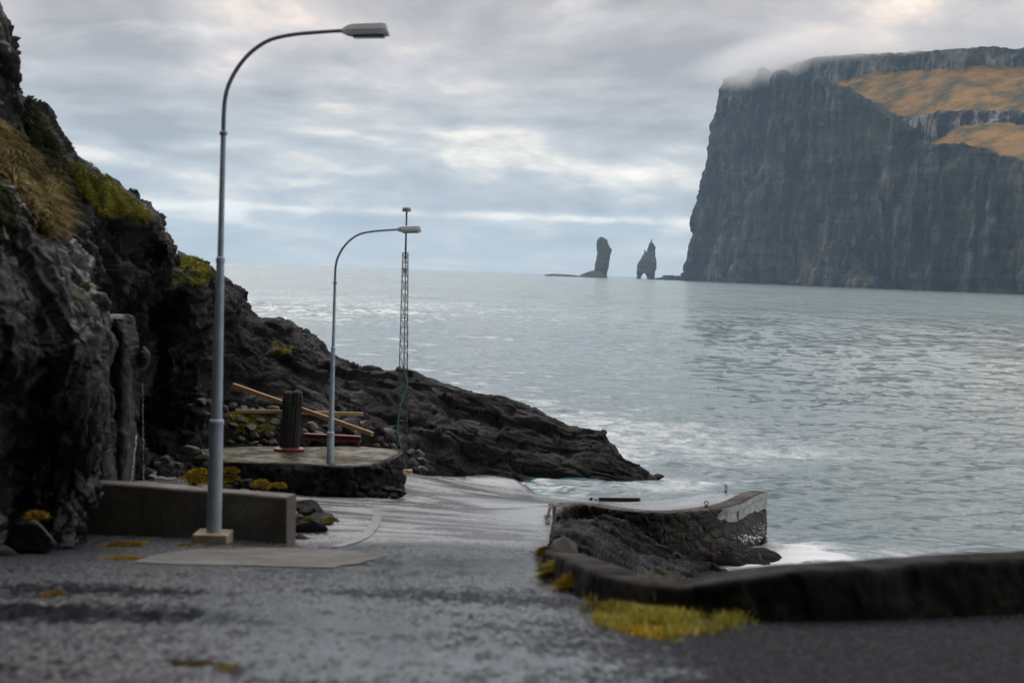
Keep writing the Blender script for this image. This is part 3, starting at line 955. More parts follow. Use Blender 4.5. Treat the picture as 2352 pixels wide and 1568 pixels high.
hill_cols = [
    [(-420, 1330, 9), (-420, 1000, 11), (-400, 600, 14), (-400, 200, 16), (-400, -200, 18), (-400, -500, 20), (-400, -520, 27), (-300, -300, 45)],
    [(-120, 1300, 14), (-120, 1000, 15), (-100, 600, 16.5), (-110, 250, 18), (-120, 0, 19.5), (-130, -180, 21), (-130, -190, 27), (-60, 0, 45)],
    [(0, 1250, 16.5), (10, 1000, 17), (10, 620, 17.5), (8, 420, 18.3), (6, 250, 19.3), (0, 42, 20.8), (-4, 50, 27), (0, 300, 45)],
    [(60, 1240, 17.5), (70, 1000, 18), (70, 640, 18.3), (58, 470, 18.8), (45, 330, 20), (32, 200, 21.2), (22, 215, 28), (30, 400, 45)],
    [(120, 1235, 18.5), (125, 1000, 19), (120, 720, 19.2), (112, 540, 19.5), (108, 410, 20.6), (102, 290, 22.2), (95, 300, 29), (100, 450, 45)],
    [(170, 1220, 20), (165, 1000, 20.6), (160, 760, 20.8), (152, 600, 21), (152, 480, 22.2), (152, 372, 23.8), (148, 385, 30), (140, 550, 45)],
    [(215, 1200, 21.5), (200, 1000, 22.4), (195, 800, 22.6), (190, 640, 22.8), (205, 520, 23.8), (230, 411, 26.2), (226, 425, 33), (190, 560, 45)],
    [(250, 1180, 23), (230, 1000, 24.5), (225, 820, 25), (222, 650, 24.6), (250, 545, 25.6), (290, 455, 27.6), (286, 470, 34), (230, 600, 45)],
    [(280, 1160, 25), (258, 1000, 29), (250, 820, 30), (262, 660, 26.2), (300, 570, 27), (345, 502, 28.6), (340, 520, 35), (280, 620, 45)],
    [(300, 1150, 26.5), (275, 1000, 32), (268, 820, 33), (295, 680, 28), (345, 600, 28.2), (372, 536, 28.8), (366, 550, 35), (320, 640, 45)],
    [(310, 1140, 28), (290, 1000, 34.5), (285, 820, 35.5), (315, 690, 30), (380, 612, 28.6), (394, 566, 29), (388, 575, 35), (350, 650, 45)],
    [(320, 1130, 31), (300, 1000, 36.5), (300, 820, 37.5), (330, 700, 33), (382, 640, 31), (390, 600, 31.5), (384, 610, 37), (360, 660, 45)],
]
hill, hillP = rock_mass('hillside', hill_cols, 360, 330, 'hill_rock', 1.5, 0.75, [T_DRY, T_DARK, T_GREEN, T_LOW], seed=3, strata=0.7, dip=0.1, cell=(1, 1, 1.3), crest=5.1 / 7,
                        label='steep rocky hillside with dry grass above the harbour')

near_cols = [
    [(-420, 1400, 9.6), (-400, 1000, 10.2), (-380, 700, 11), (-380, 420, 12), (-380, 300, 13.5), (-380, 310, 16), (-380, 600, 18)],
    [(-110, 1300, 12.8), (-110, 1090, 13.0), (-100, 800, 12.7), (-80, 560, 13.2), (-60, 420, 14.2), (-50, 402, 16.5), (-40, 600, 18.5)],
    [(30, 1264, 14.8), (40, 1080, 15.2), (40, 850, 13.7), (45, 680, 13.8), (30, 510, 14.5), (18, 415, 15.6), (20, 415, 18)],
    [(85, 1260, 15.3), (95, 1080, 15.7), (95, 860, 14.1), (95, 700, 14.1), (80, 550, 14.8), (52, 445, 15.9), (50, 450, 18.3)],
    [(125, 1257, 15.4), (140, 1080, 15.8), (140, 870, 14.4), (138, 735, 14.4), (120, 605, 15.1), (85, 500, 16.2), (80, 505, 18.6)],
    [(170, 1254, 15.8), (190, 1080, 16.0), (195, 880, 15.0), (190, 770, 14.9), (178, 660, 15.4), (128, 565, 16.5), (120, 565, 19)],
    [(200, 1250, 16.6), (215, 1080, 16.8), (226, 940, 16.4), (230, 800, 16.1), (228, 690, 16.2), (188, 632, 17), (180, 635, 19.5)],
    [(230, 1245, 18.4), (240, 1080, 18.6), (245, 940, 18.5), (248, 800, 18.3), (240, 700, 18.2), (212, 655, 18.6), (200, 650, 20.6)],
]
near, nearP = rock_mass('rock_outcrop', near_cols, 300, 320, 'wet_rock', 1.1, 0.42, [[(150, 640), (215, 640), (230, 690), (170, 680)], T_LOW], seed=8, block=0.95, strata=0.3, dip=-0.8, cell=(1.2, 1.1, .65), crack=.12,
                        label='dark wet overhanging rock bulge beside the road')

head_cols = [
    [(270, 1150, 33), (262, 1060, 37), (258, 920, 40.5), (262, 780, 40.5), (290, 650, 36), (290, 640, 43), (290, 900, 58)],
    [(318, 1130, 31), (325, 1060, 33), (325, 920, 37.5), (330, 780, 38.0), (336, 650, 34.5), (336, 660, 41), (336, 900, 55)],
    [(400, 1120, 30.6), (405, 1040, 33), (402, 900, 37.6), (398, 740, 37.4), (402, 604, 36.0), (402, 610, 43), (402, 850, 56)],
    [(445, 1110, 31.5), (450, 1025, 33), (448, 900, 35), (445, 735, 36.4), (440, 590, 38.2), (440, 600, 45), (440, 850, 56)],
    [(500, 1085, 33), (500, 1015, 34.2), (500, 900, 36.2), (500, 760, 37.8), (496, 630, 39.8), (496, 640, 46), (496, 850, 57)],
    [(548, 1080, 33.8), (550, 1010, 34.8), (550, 905, 37), (550, 790, 38.8), (546, 670, 41.2), (546, 680, 48), (546, 870, 58)],
    [(598, 1075, 34.2), (600, 1008, 35.2), (600, 915, 37.6), (596, 820, 39.8), (588, 718, 42.6), (588, 728, 49), (588, 880, 59)],
    [(660, 1075, 34.6), (660, 1008, 35.8), (660, 925, 38.3), (655, 835, 41.2), (650, 727, 44.2), (650, 740, 50), (650, 890, 60)],
    [(712, 1070, 35), (712, 1010, 36.3), (710, 935, 39), (705, 850, 42.2), (702, 762, 45.2), (702, 775, 51), (702, 900, 61)],
    [(765, 1070, 35.6), (762, 1012, 37), (760, 950, 39.8), (757, 880, 43.2), (755, 813, 46.4), (755, 822, 52), (755, 920, 62)],
    [(842, 1075, 36.8), (840, 1022, 38.2), (836, 965, 40.8), (833, 900, 44.2), (830, 844, 47.4), (830, 852, 53), (830, 940, 62)],
    [(950, 1110, 39), (948, 1062, 40), (945, 1000, 42), (938, 915, 45.5), (932, 852, 48.6), (932, 858, 54), (932, 960, 62)],
    [(1070, 1125, 41.5), (1070, 1078, 42.4), (1065, 1015, 44), (1062, 950, 46.8), (1060, 891, 49.6), (1060, 897, 54), (1060, 985, 60)],
    [(1200, 1150, 42.5), (1200, 1108, 43.4), (1200, 1050, 44.6), (1200, 985, 47), (1200, 928, 49.6), (1200, 934, 53), (1200, 1010, 58)],
    [(1300, 1150, 43.2), (1300, 1112, 43.9), (1300, 1070, 44.7), (1300, 1022, 46.6), (1300, 984, 48.6), (1300, 990, 51), (1300, 1045, 56)],
    [(1375, 1145, 43.8), (1380, 1105, 44.4), (1380, 1075, 45), (1376, 1035, 46.2), (1372, 992, 47.8), (1374, 996, 50), (1374, 1060, 54)],
    [(1445, 1135, 44.4), (1445, 1102, 44.9), (1442, 1085, 45.4), (1436, 1070, 46.2), (1428, 1052, 47.2), (1430, 1054, 48.6), (1430, 1085, 52)],
    [(1525, 1130, 45), (1515, 1112, 45.6), (1510, 1104, 46), (1505, 1100, 46.4), (1498, 1096, 46.8), (1500, 1098, 48), (1505, 1110, 50)],
]
head, headP = rock_mass('headland', head_cols, 640, 260, 'headland_rock', 2.3, 0.95,
                        [[(380, 600), (430, 580), (470, 590), (440, 660), (400, 660)], [(520, 940), (640, 960), (620, 1000), (520, 1000)], [(600, 790), (670, 790), (660, 815), (610, 810)]],
                        seed=21, block=0.75, strata=2.0, dip=0.28, cell=(.8, .8, 2.6), taper=(.6, .35), crest=4.2 / 6, drop=.30, warp=.35, bed=.30, label='dark layered rock headland running out into the sea')

shore_cols = [
    [(1246, 1300, 16.5), (1250, 1272, 18.5), (1257, 1244, 21.5), (1266, 1220, 25), (1274, 1204, 28.5), (1280, 1230, 30.5)],
    [(1318, 1345, 17.5), (1319, 1300, 20), (1317, 1250, 23.5), (1314, 1215, 27), (1312, 1190, 29.8), (1312, 1240, 31.5)],
    [(1402, 1375, 18.5), (1394, 1320, 21), (1388, 1265, 25), (1383, 1215, 28.5), (1380, 1188, 30), (1380, 1240, 32)],
    [(1475, 1395, 19.5), (1463, 1340, 22.5), (1452, 1285, 26.5), (1443, 1230, 29.5), (1438, 1201, 30.6), (1438, 1250, 32.3)],
    [(1535, 1400, 20.5), (1520, 1350, 23.5), (1502, 1300, 27), (1485, 1255, 29.8), (1472, 1228, 30.6), (1472, 1270, 32.3)],
    [(1625, 1400, 22.5), (1605, 1355, 25), (1582, 1315, 28), (1560, 1285, 30), (1542, 1262, 30.6), (1545, 1290, 32.3)],
    [(1725, 1390, 25.5), (1695, 1348, 28), (1665, 1322, 29.3), (1630, 1302, 30.3), (1604, 1288, 30.8), (1604, 1310, 32)],
    [(1790, 1440, 26.5), (1750, 1385, 28.3), (1710, 1360, 29.5), (1670, 1340, 30.3), (1650, 1330, 30.8), (1650, 1340, 32)],
]
shore_cols = [[(c[0][0] + 70, c[0][1] + 230, c[0][2] * .62)] + c for c in shore_cols]
shore, shoreP = rock_mass('shore_rocks', shore_cols, 260, 160, 'shore_rock', 0.9, 0.42, seed=33, block=0.55, strata=0.4, dip=0.6, cell=(.7, 1.1, 1.8), crack=.04, label='black wet shore rocks below the low wall')

# ------------------------------------------------------------------ far cliff
def P3(x, y, Y): return W(x, y, Y)


cl = []; ga = []; pa = []; g1s = [0, 0]; g2s = [0, 0]; pbs = [0, 0]; pus = [0, 0]
_dep = lambda x: float(np.interp(x, [c[0] for c in CB], [c[1] for c in CB]))


def cliff_col(xb, face, rows_, Yb, g, p_):
    """face: [(x,y)...4 + rim]; rows_: [(x,y,dY)] six rows above the rim"""
    b = P3(xb, 640, Yb); b[2] = -6
    c = [b] + [P3(x, y, Yb + 8 + 9 * k) for k, (x, y) in enumerate(face)] + [P3(x, y, Yb + dY) for x, y, dY in rows_]
    cl.append(c); ga.append(g); pa.append(p_)


G0 = [0] * 6
# return face on the seaward side, out of sight from the village
cliff_col(1640, [(1680, 560), (1685, 470), (1690, 400), (1700, 300), (1720, 200)], [(1705, 192, 60), (1710, 190, 80), (1715, 188, 120), (1718, 186, 150), (1720, 184, 200), (1725, 186, 400)], 3420, G0 + [0] * 6, [0] * 12)
cliff_col(1594, [(1618, 560), (1632, 450), (1655, 330), (1673, 240), (1694, 196)], [(1698, 190, 70), (1700, 187, 90), (1704, 185, 120), (1708, 182, 150), (1712, 180, 190), (1716, 182, 400)], 2980, G0 + [0] * 6, [0] * 12)
for (x, xr, rim, bf, bt, uf, ut, g2, g1, pb, pu) in [
    (1612, 1712, 182, 180, 177, 176, 174, 0, 0, 0, 0), (1640, 1735, 178, 176, 175, 173, 168, 0, 0, 0, 0), (1700, 1775, 182, 178, 176, 173, 160, 0, 0, 0, 0),
    (1775, 1825, 186, 183, 181, 176, 140, 0, 0, 0, 0), (1820, 1858, 190, 188, 186, 182, 130, 0, 0, 0, .2), (1868, 1880, 194, 192, 191, 186, 126, 0, 0, 0, .5),
    (1915, 1922, 222, 214, 210, 188, 123, 0, .5, 0, .6), (1975, 1982, 242, 234, 228, 180, 120, 0, 1, 0, .6), (2035, 2046, 270, 264, 261, 174, 118, 0, 1, .5, .5),
    (2080, 2098, 312, 300, 267, 170, 116, .2, 1, 1, .5), (2130, 2142, 346, 326, 266, 167, 114, .5, 1, .8, .6), (2190, 2200, 333, 293, 263, 166, 112, 1, 1, 1, .6),
    (2250, 2262, 347, 285, 262, 164, 111, 1, 1, 1, .7), (2310, 2325, 370, 282, 263, 162, 110, 1, 1, 1, .7), (2380, 2395, 384, 282, 262, 160, 108, 1, 1, 1, .7),
    (2520, 2530, 400, 285, 262, 158, 106, 1, 1, 1, .7), (2760, 2770, 420, 290, 262, 156, 104, 1, 1, 1, .7)]:
    ut += 10; Yb = _dep(x)
    g1s.append(g1); g2s.append(g2); pbs.append(pb); pus.append(pu)
    yb_ = 784 - F * ((np.array([0, 0, -6.5]) @ UP) / Yb)
    y0 = 655
    fc = [(x + (xr - x) * t, y0 + (rim - y0) * t) for t in (0.15, 0.4, 0.65, 0.85, 1.0)]
    d2 = 60 + (rim - bf) * 1.3
    d1 = d2 + 25 + (bt - uf) * 1.15
    cliff_col(x, fc, [(xr, bf, d2), (xr, bt, d2 + 12), (xr, (bt + uf) / 2, (d2 + 12 + d1) / 2), (xr, uf, d1), (xr, ut, d1 + 18), (xr, ut - 3, d1 + 420)], Yb,
              [0, 0, 0, 0, 0, g2 * .8, g2, g1 * .7, g1, g1 * .6, .2, .8], [0, 0, 0, 0, 0, .1, pb, pb * .7, 0, pu, .25, 0])
C = np.array(cl)
nu, nv = 620, 420
# rows packed so that each terrace keeps its edge
tv = np.concatenate([np.linspace(0, 5, 300)[:-1], np.linspace(5, 10, 105)[:-1], np.linspace(10, 11, 17)])
nv = len(tv)


def rows_lin(G):
    i = np.clip(np.floor(tv).astype(int), 0, G.shape[1] - 2); f = tv - i
    f = f.reshape((1, -1) + (1,) * (G.ndim - 2))
    return G[:, i] * (1 - f) + G[:, i + 1] * f


G = rows_lin(cr_axis(C, nu, 0))
gA = rows_lin(cr_axis(np.array(ga, float), nu, 0, True)); pA = rows_lin(cr_axis(np.array(pa, float), nu, 0, True))
Nn = blur_grid(grid_normals(G), 10)
fl = np.sum(np.sign(np.sum(Nn * (CAM - G), -1))) < 0
if fl: Nn = -Nn
def band(a, b, w=.05):
    w = w * 2.5
    return (smooth(a - w, a + w, tv) * (1 - smooth(b - w, b + w, tv)))[None, :]


g2c = cr_axis(np.array(g2s, float)[:, None], nu, 0, True); g1c = cr_axis(np.array(g1s, float)[:, None], nu, 0, True)
pbc = cr_axis(np.array(pbs, float)[:, None], nu, 0, True); puc = cr_axis(np.array(pus, float)[:, None], nu, 0, True)
gA = g2c * band(5.06, 5.96) + g1c * band(7.06, 9.15, .08) + .8 * g1c * smooth(10.2, 10.4, tv)[None, :]
pA = pbc * band(5.95, 7.08) + puc * band(8.8, 9.6, .2)
rk = (1 - 0.88 * np.clip(gA, 0, 1)) * (1 - .55 * smooth(5.0, 6.0, tv))[None, :]
q = G
rib = fbm(q * [0.011, 0.011, 0.0018], 5, 41)
rib2 = 1 - 2 * np.abs(fbm(q * [0.035, 0.035, 0.004], 4, 47))
rw, f1, f2 = worley(q * [0.03, 0.03, 0.010] + 0.4 * fbm(q * 0.02, 3, 2)[..., None], 5)
hs = q[..., 2] * 0.055 + 0.7 * fbm(q * 0.006, 3, 51) - 0.004 * q[..., 0] * 0.3
ih = np.floor(hs).astype(np.int64); fh = hs - ih
led = _h(ih, ih * 0, ih * 0, 3) + (_h(ih + 1, ih * 0, ih * 0, 3) - _h(ih, ih * 0, ih * 0, 3)) * smooth(0.8, 1, fh)
dsp = 26 * rib + 12 * rib2 + 7 * (1 - 2 * np.abs(fbm(q * [0.07, 0.07, 0.012], 3, 91))) + 9 * (rw - 0.5) - 5 * np.exp(-(f2 - f1) * 8) + 4 * (led - 0.5) + 5 * fbm(q * 0.05, 4, 61)
top = np.clip(1 - (tv - 9.6) / 1.4, 0.1, 1)[None, :]
P = G + Nn * (dsp * rk * top)[..., None]
P[..., 2] += (1 - rk) * 5 * fbm(q * 0.012, 4, 77)
cliff = mesh_np('sea_cliff', P, grid_faces(nu, nv, flip=not fl), MAT['far_cliff_rock'], attrs={'grass': gA, 'pale': pA})
tag(cliff, 'huge dark headland cliff across the bay with orange grass terraces', kind='structure')

# debris cone at its foot, low skerries
def mound(name, pts, h_, mat, seed, s, amp, attrs=True, kind='structure', label=None):
    """pts: (x px, half width px, depth, height) profile from left to right; rounded ridge on the water"""
    cols = []
    for x, Y, ht, dep in pts:
        c = W(x, 640, Y); c[2] = -4
        ring = []
        for k, (dy_, z) in enumerate([(-1.0, -4), (-0.75, 0.25), (-0.35, 0.8), (0, 1.0), (0.5, 0.7), (1.0, -4)]):
            p = c.copy(); p[1] += dy_ * dep; p[2] = z if z < 0 else z * ht
            ring.append(p)
        cols.append(ring)
    G, Nn, fl = loft(np.array(cols), 110, 70)
    Pm = G + Nn * rock_disp(G, s, amp, seed=seed, strata=0.8)[..., None]
    z0 = np.zeros(Pm.shape[:2])
    o = mesh_np(name, Pm, grid_faces(110, 70, flip=fl), MAT[mat], attrs={'grass': z0 + (0.34 if name == 'scree_cone' else 0), 'pale': z0, 'moss': z0})
    tag(o, label, kind=kind)
    return o


mound('scree_cone', [(1805, 2350, 1, 20), (1850, 2280, 26, 60), (1892, 2210, 58, 95), (1925, 2165, 74, 115), (1955, 2135, 54, 95), (1995, 2100, 24, 70), (2030, 2070, 1, 20)], 0, 'far_cliff_rock', 3, 26, 9, label='pale scree cone piled against the foot of the far cliff')
mound('skerry', [(1500, 3150, -2, 10), (1530, 3120, 9, 22), (1570, 3040, 11, 26), (1610, 2900, 12, 30), (1660, 2690, 9, 20), (1740, 2540, 6, 15), (1800, 2450, -2, 10)], 0, 'far_cliff_rock', 5, 14, 5, label='low flat skerry joining the sea stacks to the cliff')

# ------------------------------------------------------------------ mountain flank behind the viewer (the bay is walled in), unseen; set close and steep to block sky light
th = np.linspace(R(105), R(275), 60); rr = np.array([24, 34, 52, 84, 124, 170])
hh = np.array([2, 14, 55, 130, 220, 330])
TH, RR = np.meshgrid(th, rr, indexing='ij')
HH = np.broadcast_to(hh, TH.shape)
P = np.stack([RR * np.sin(TH), RR * np.cos(TH), HH + 0.12 * HH * fbm(np.stack([RR * np.sin(TH), RR * np.cos(TH), HH], -1) * 0.03, 4, 4)], -1)
o = mesh_np('mountain', P, grid_faces(60, 6), MAT['hill_rock'], attrs={'moss': np.full(TH.shape, 0.6)})
tag(o, 'mountain flank behind the harbour', kind='structure')

# ------------------------------------------------------------------ mist on the cliff top and haze in the bay
def volume_mat(name, dens_fn, color, aniso=0.2):
    mt = bpy.data.materials.new(name); mt.use_nodes = True
    nt = mt.node_tree; nt.nodes.clear(); n = N(nt)
    v = n.node('ShaderNodeVolumePrincipled')
    n.put(v.inputs['Color'], color); v.inputs['Anisotropy'].default_value = aniso
    n.put(v.inputs['Density'], dens_fn(n))
    o_ = n.node('ShaderNodeOutputMaterial'); n.put(o_.inputs['Volume'], v.outputs[0])
    return mt


def mist_density(amount, lo):
    def f(n):
        oc = n.obj()
        r = n.node('ShaderNodeVectorMath', operation='LENGTH'); n.put(r.inputs[0], oc)
        fall = n.step(n.m('SUBTRACT', 1.0, r.outputs['Value']), 0.0, 0.85)
        ns = n.step(n.noise(n.vm('MULTIPLY', n.pos(), (0.012, 0.012, 0.02)), 1.0, 4, 0.6), lo, lo + 0.25)
        return n.m('MULTIPLY', n.m('MULTIPLY', fall, ns), amount)
    return f


def mist(loc, rad, amount, lo, label, rz=0.0):
    bm = bmesh.new()
    bmesh.ops.create_uvsphere(bm, u_segments=32, v_segments=18, radius=1.0)
    me = bpy.data.meshes.new('mist'); bm.to_mesh(me); bm.free()
    o = bpy.data.objects.new('mist', me); COL.objects.link(o)
    o.location = loc; o.scale = rad; o.rotation_euler = (0, 0, rz)
    me.materials.append(volume_mat('mist_volume', mist_density(amount, lo), (0.99, 0.99, 0.99, 1), 0.0))
    tag(o, label, 'mist', kind='stuff')
    return o


mist(W(1795, 142, 2640), (130, 300, 52), 0.017, 0.24, 'mist hiding the seaward corner of the cliff top', R(25))
mist(W(2000, 104, 2300), (330, 260, 20), 0.006, 0.28, 'thin mist trailing along the cliff top', R(35))

HZ = 0.00006
hz = volume_mat('haze_volume', lambda n: HZ, (0.55, 0.78, 1.0, 1), 0.0)
hz.cycles.homogeneous_volume = True
mb = MB(); mb.box((0, 3000, 229), (27000, 21000, 474))
o = mb.build('haze', hz); tag(o, 'faint blue haze over the bay', kind='stuff')

# ================================================================== THINGS
# ------------------------------------------------------------------ sea stacks
def Z7(x, y): return 1205.8 + .1953 * x, 488.1 + .1953 * y


def stack_loft(levels, Y, ratio=0.7, n=64, nv=90, seed=1, amp=5.0, s=22.0):
    prof = []
    for y, xl, xr in levels:
        (pl, py), (pr, _) = Z7(xl, y), Z7(xr, y)
        a = W(pl, py, Y); b = W(pr, py, Y)
        prof.append([(a[0] + b[0]) / 2, (b[0] - a[0]) / 2, (a[2] + b[2]) / 2])
    prof = cr_axis(np.array(prof), nv, 0, True)
    t = np.linspace(0, 2 * math.pi, n, endpoint=False)
    ct, st = np.cos(t), np.sin(t)
    sq = lambda v: np.sign(v) * np.abs(v) ** 0.5
    X = prof[None, :, 0] + sq(ct)[:, None] * prof[None, :, 1]
    Yy = Y + sq(st)[:, None] * np.maximum(prof[None, :, 1], 1.5) * ratio
    Zz = np.broadcast_to(prof[None, :, 2], X.shape)
    G = np.stack([X, Yy, Zz], -1)
    nn = np.stack([np.broadcast_to(ct[:, None], X.shape), np.broadcast_to(st[:, None], X.shape), 0 * X], -1)
    sc_ = .75 * np.clip(prof[None, :, 1] / 18.0, 0.12, 1)
    P = G + nn * (rock_disp(G, s, amp, seed=seed, strata=1.2, block=1.0) * sc_)[..., None]
    F_ = grid_faces(n, nv, wrap_u=True).tolist()
    F_.append([k * nv for k in range(n)][::-1]); F_.append([k * nv + nv - 1 for k in range(n)])
    return P.reshape(-1, 3), F_


def join_parts(lst):
    V, Fc = [], []
    for v, f in lst:
        b = len(V); V += [tuple(q) for q in v]; Fc += [[i + b for i in q] for q in f]
    return V, Fc


broad = stack_loft([(800, 820, 975), (768, 850, 968), (720, 805, 968), (680, 812, 978), (640, 815, 985), (560, 832, 990), (500, 845, 1000), (470, 850, 1012), (435, 842, 1020), (400, 843, 995), (350, 845, 968), (325, 853, 968), (305, 868, 945), (288, 880, 910)], 3210, seed=4)
apron = stack_loft([(800, 560, 960), (765, 610, 965), (745, 640, 955), (720, 690, 930), (700, 745, 900), (684, 785, 870)], 3190, 0.5, seed=6, amp=4)
o = mesh_np('sea_stack', *join_parts([broad, apron]), MAT['stack_rock'])
tag(o, 'broad upright rock stack with a dark apron at its foot', 'sea stack', 'sea stacks off the far cliff')
legL = stack_loft([(800, 1300, 1360), (778, 1302, 1360), (760, 1318, 1366), (740, 1316, 1373), (720, 1312, 1388), (704, 1311, 1412)], 3500, 0.9, 40, 50, seed=7, amp=2.5)
legR = stack_loft([(800, 1432, 1530), (778, 1436, 1526), (755, 1431, 1526), (730, 1418, 1527), (704, 1402, 1529)], 3500, 0.9, 40, 50, seed=8, amp=2.5)
body = stack_loft([(712, 1313, 1528), (690, 1314, 1530), (650, 1322, 1535), (580, 1348, 1542), (520, 1378, 1536), (480, 1402, 1534), (450, 1434, 1533), (410, 1446, 1541), (370, 1458, 1515), (350, 1474, 1496), (330, 1484, 1496), (312, 1488, 1498)], 3500, 0.7, seed=9, amp=4)
pin = stack_loft([(500, 1396, 1424), (470, 1400, 1420), (448, 1404, 1418), (434, 1408, 1415)], 3500, 0.8, 20, 20, seed=10, amp=1)
o = mesh_np('sea_stack', *join_parts([legL, legR, body, pin]), MAT['stack_rock'])
tag(o, 'pointed rock stack pierced by an arch at the waterline', 'sea stack', 'sea stacks off the far cliff')
flat_ = stack_loft([(790, 200, 640), (752, 225, 640), (738, 240, 620), (728, 290, 560), (719, 330, 380)], 3300, 0.5, seed=12, amp=2)
o = mesh_np('reef', *flat_, MAT['stack_rock'])
tag(o, 'low flat reef lying left of the broad sea stack', 'reef')

# ------------------------------------------------------------------ street lamps
def street_lamp(loc):
    r = empty('street_lamp', loc)
    MB().lathe([(.089, -0.35), (.089, 0), (.078, 1.385)], 24).build('pole', MAT['galvanised_steel'], r, True, R(40))
    MB().lathe([(.066, 1.40), (.045, 3.27)], 24).build('pole', MAT['galvanised_steel'], r, True, R(40))
    MB().lathe([(.036, 3.28), (.030, 4.74)], 20).build('pole', MAT['galvanised_steel'], r, True, R(40))
    MB().lathe([(.078, 1.36), (.086, 1.365), (.086, 1.41), (.067, 1.43)], 24).build('collar', MAT['galvanised_steel'], r, True, R(30))
    MB().lathe([(.045, 3.24), (.052, 3.245), (.052, 3.30), (.037, 3.315)], 24).build('collar', MAT['galvanised_steel'], r, True, R(30))
    MB().lathe([(.030, 4.71), (.045, 4.72), (.045, 4.75), (.026, 4.765)], 20).build('collar', MAT['arm_steel'], r, True, R(30))
    ctl = np.array([(0, 0, 4.72), (0, 0, 4.95), (.012, 0, 5.14), (.055, 0, 5.31), (.157, 0, 5.505), (.304, 0, 5.68), (.50, 0, 5.815), (.75, 0, 5.885), (1.055, 0, 5.925), (1.37, 0, 5.955)])
    MB().tube(cr_axis(ctl, 60, 0), np.linspace(.026, .022, 60), 14).build('arm', MAT['arm_steel'], r, True, R(40))
    # head: tapered shallow housing with a drooping visor edge
    bm = bmesh.new()
    secs = [(1.33, .035, 5.930, 5.975), (1.40, .075, 5.905, 6.020), (1.46, .105, 5.897, 6.035), (1.80, .115, 5.915, 6.058), (1.845, .105, 5.918, 6.048), (1.875, .10, 5.925, 5.955)]
    rings = []
    for x, w, z0, z1 in secs:
        ring = []
        for (yy, zz) in [(-w, z0), (-w, z0 + (z1 - z0) * .45), (-w * .72, z1 - .012), (-w * .3, z1), (w * .3, z1), (w * .72, z1 - .012), (w, z0 + (z1 - z0) * .45), (w, z0)]:
            ring.append(bm.verts.new((x, yy, zz)))
        rings.append(ring)
    for a, b in zip(rings[:-1], rings[1:]):
        for k in range(8): bm.faces.new((a[k], a[(k + 1) % 8], b[(k + 1) % 8], b[k]))
    bm.faces.new(rings[0][::-1]); bm.faces.new(rings[-1])
    bmesh.ops.recalc_face_normals(bm, faces=bm.faces[:])
    me = bpy.data.meshes.new('lamp_head'); bm.to_mesh(me); bm.free(); me.materials.append(MAT['lamp_housing'])
    h = bpy.data.objects.new('lamp_head', me); COL.objects.link(h); h.parent = r
    MB().box((1.645, 0, 5.899), (.36, .17, .03), Matrix.Rotation(R(-2.6), 3, 'Y'), .01).build('diffuser', MAT['lamp_lens'], h)
    return r


def copy_tree(o, parent=None):
    c = o.copy(); COL.objects.link(c)
    if parent is not None: c.parent = parent
    for ch in [q for q in bpy.data.objects if q.parent == o]: copy_tree(ch, c)
    return c


lp1 = W(491, 1241, 16.5)
lamp = street_lamp(Vector(lp1))
tag(lamp, 'tall grey street lamp in front of the concrete wall', 'street lamp', 'street lamps along the slipway')
lp2 = W(756, 1137, 31.5)
lamp2 = copy_tree(lamp); lamp2.location = Vector(lp2)
tag(lamp2, 'smaller, farther street lamp beside the round platform', 'street lamp', 'street lamps along the slipway')
gz = float(GZ(lp1[0], lp1[1]))
f = MB().box((-0.01, 0.0, gz - lp1[2] + 0.03), (.40, .40, .16), None, .015).build('footing', MAT['stone_kerb'], lamp)

# ------------------------------------------------------------------ lattice mast
mb_ = W(923, 1083, 38.0)
mast = empty('radio_mast', Vector(mb_)); mast.rotation_euler = (0, R(-0.75), 0)
tag(mast, 'thin steel lattice mast with a capped antenna beside the round platform', 'mast')
MH = 5.86


def legp(k, z):
    w = .145 + (.072 - .145) * z / MH
    ang = [(-1, -.58), (1, -.58), (0, 1.15)][k]
    return Vector((ang[0] * w, ang[1] * w, z))


for k in range(3):
    MB().tube([legp(k, 0), legp(k, MH)], .0125, 8).build('leg', MAT['rusty_steel' if k == 0 else 'mast_steel'], mast, True)
br = MB()
nb_ = 17
for i in range(nb_):
    z0, z1 = MH * i / nb_, MH * (i + 1) / nb_
    for a, b in ((0, 1), (1, 2), (2, 0)):
        br.tube([legp(a, z0), legp(b, z1)], .0058, 5, False); br.tube([legp(b, z0), legp(a, z1)], .0058, 5, False)
        if i % 4 == 3 or i == nb_ - 1: br.tube([legp(a, z1), legp(b, z1)], .010, 5, False)
br.build('bracing', MAT['mast_steel'], mast, True)
MB().tube([(0, 0, MH - .15), (.012, 0, MH + 1.12)], [.026, .024], 10).build('antenna', MAT['mast_steel'], mast, True)
MB().box((0, 0, MH), (.15, .14, .025)).build('top_plate', MAT['mast_steel'], mast)
MB().lathe([(.095, MH + 1.10), (.118, MH + 1.105), (.118, MH + 1.15), (.105, MH + 1.20), (.07, MH + 1.225), (.0, MH + 1.23)], 20, (.012, 0, 0)).build('cap', MAT['mast_cap'], mast, True, R(35))
MB().box((.0, -.09, MH - .46), (.10, .05, .13), None, .006).build('junction_box', MAT['mast_cap'], mast)
MB().box((.15, -.09, -.01), (.25, .25, .16), None, .012).build('footing', MAT['yellow_block'], mast)
rp = [W(926, 838, 37.7), W(930, 855, 37.65), W(934, 874, 37.6), (W(933, 892, 37.6)), W(924, 915, 37.55), W(917, 944, 37.5), W(912.5, 985, 37.5), W(916, 1010, 37.5), W(922, 1032, 37.5), W(927, 1055, 37.55), W(930, 1076, 37.6)]
o = MB().tube(cr_axis(np.array(rp), 60, 0), .022, 8).build('rope', MAT['green_rope'], None, True)
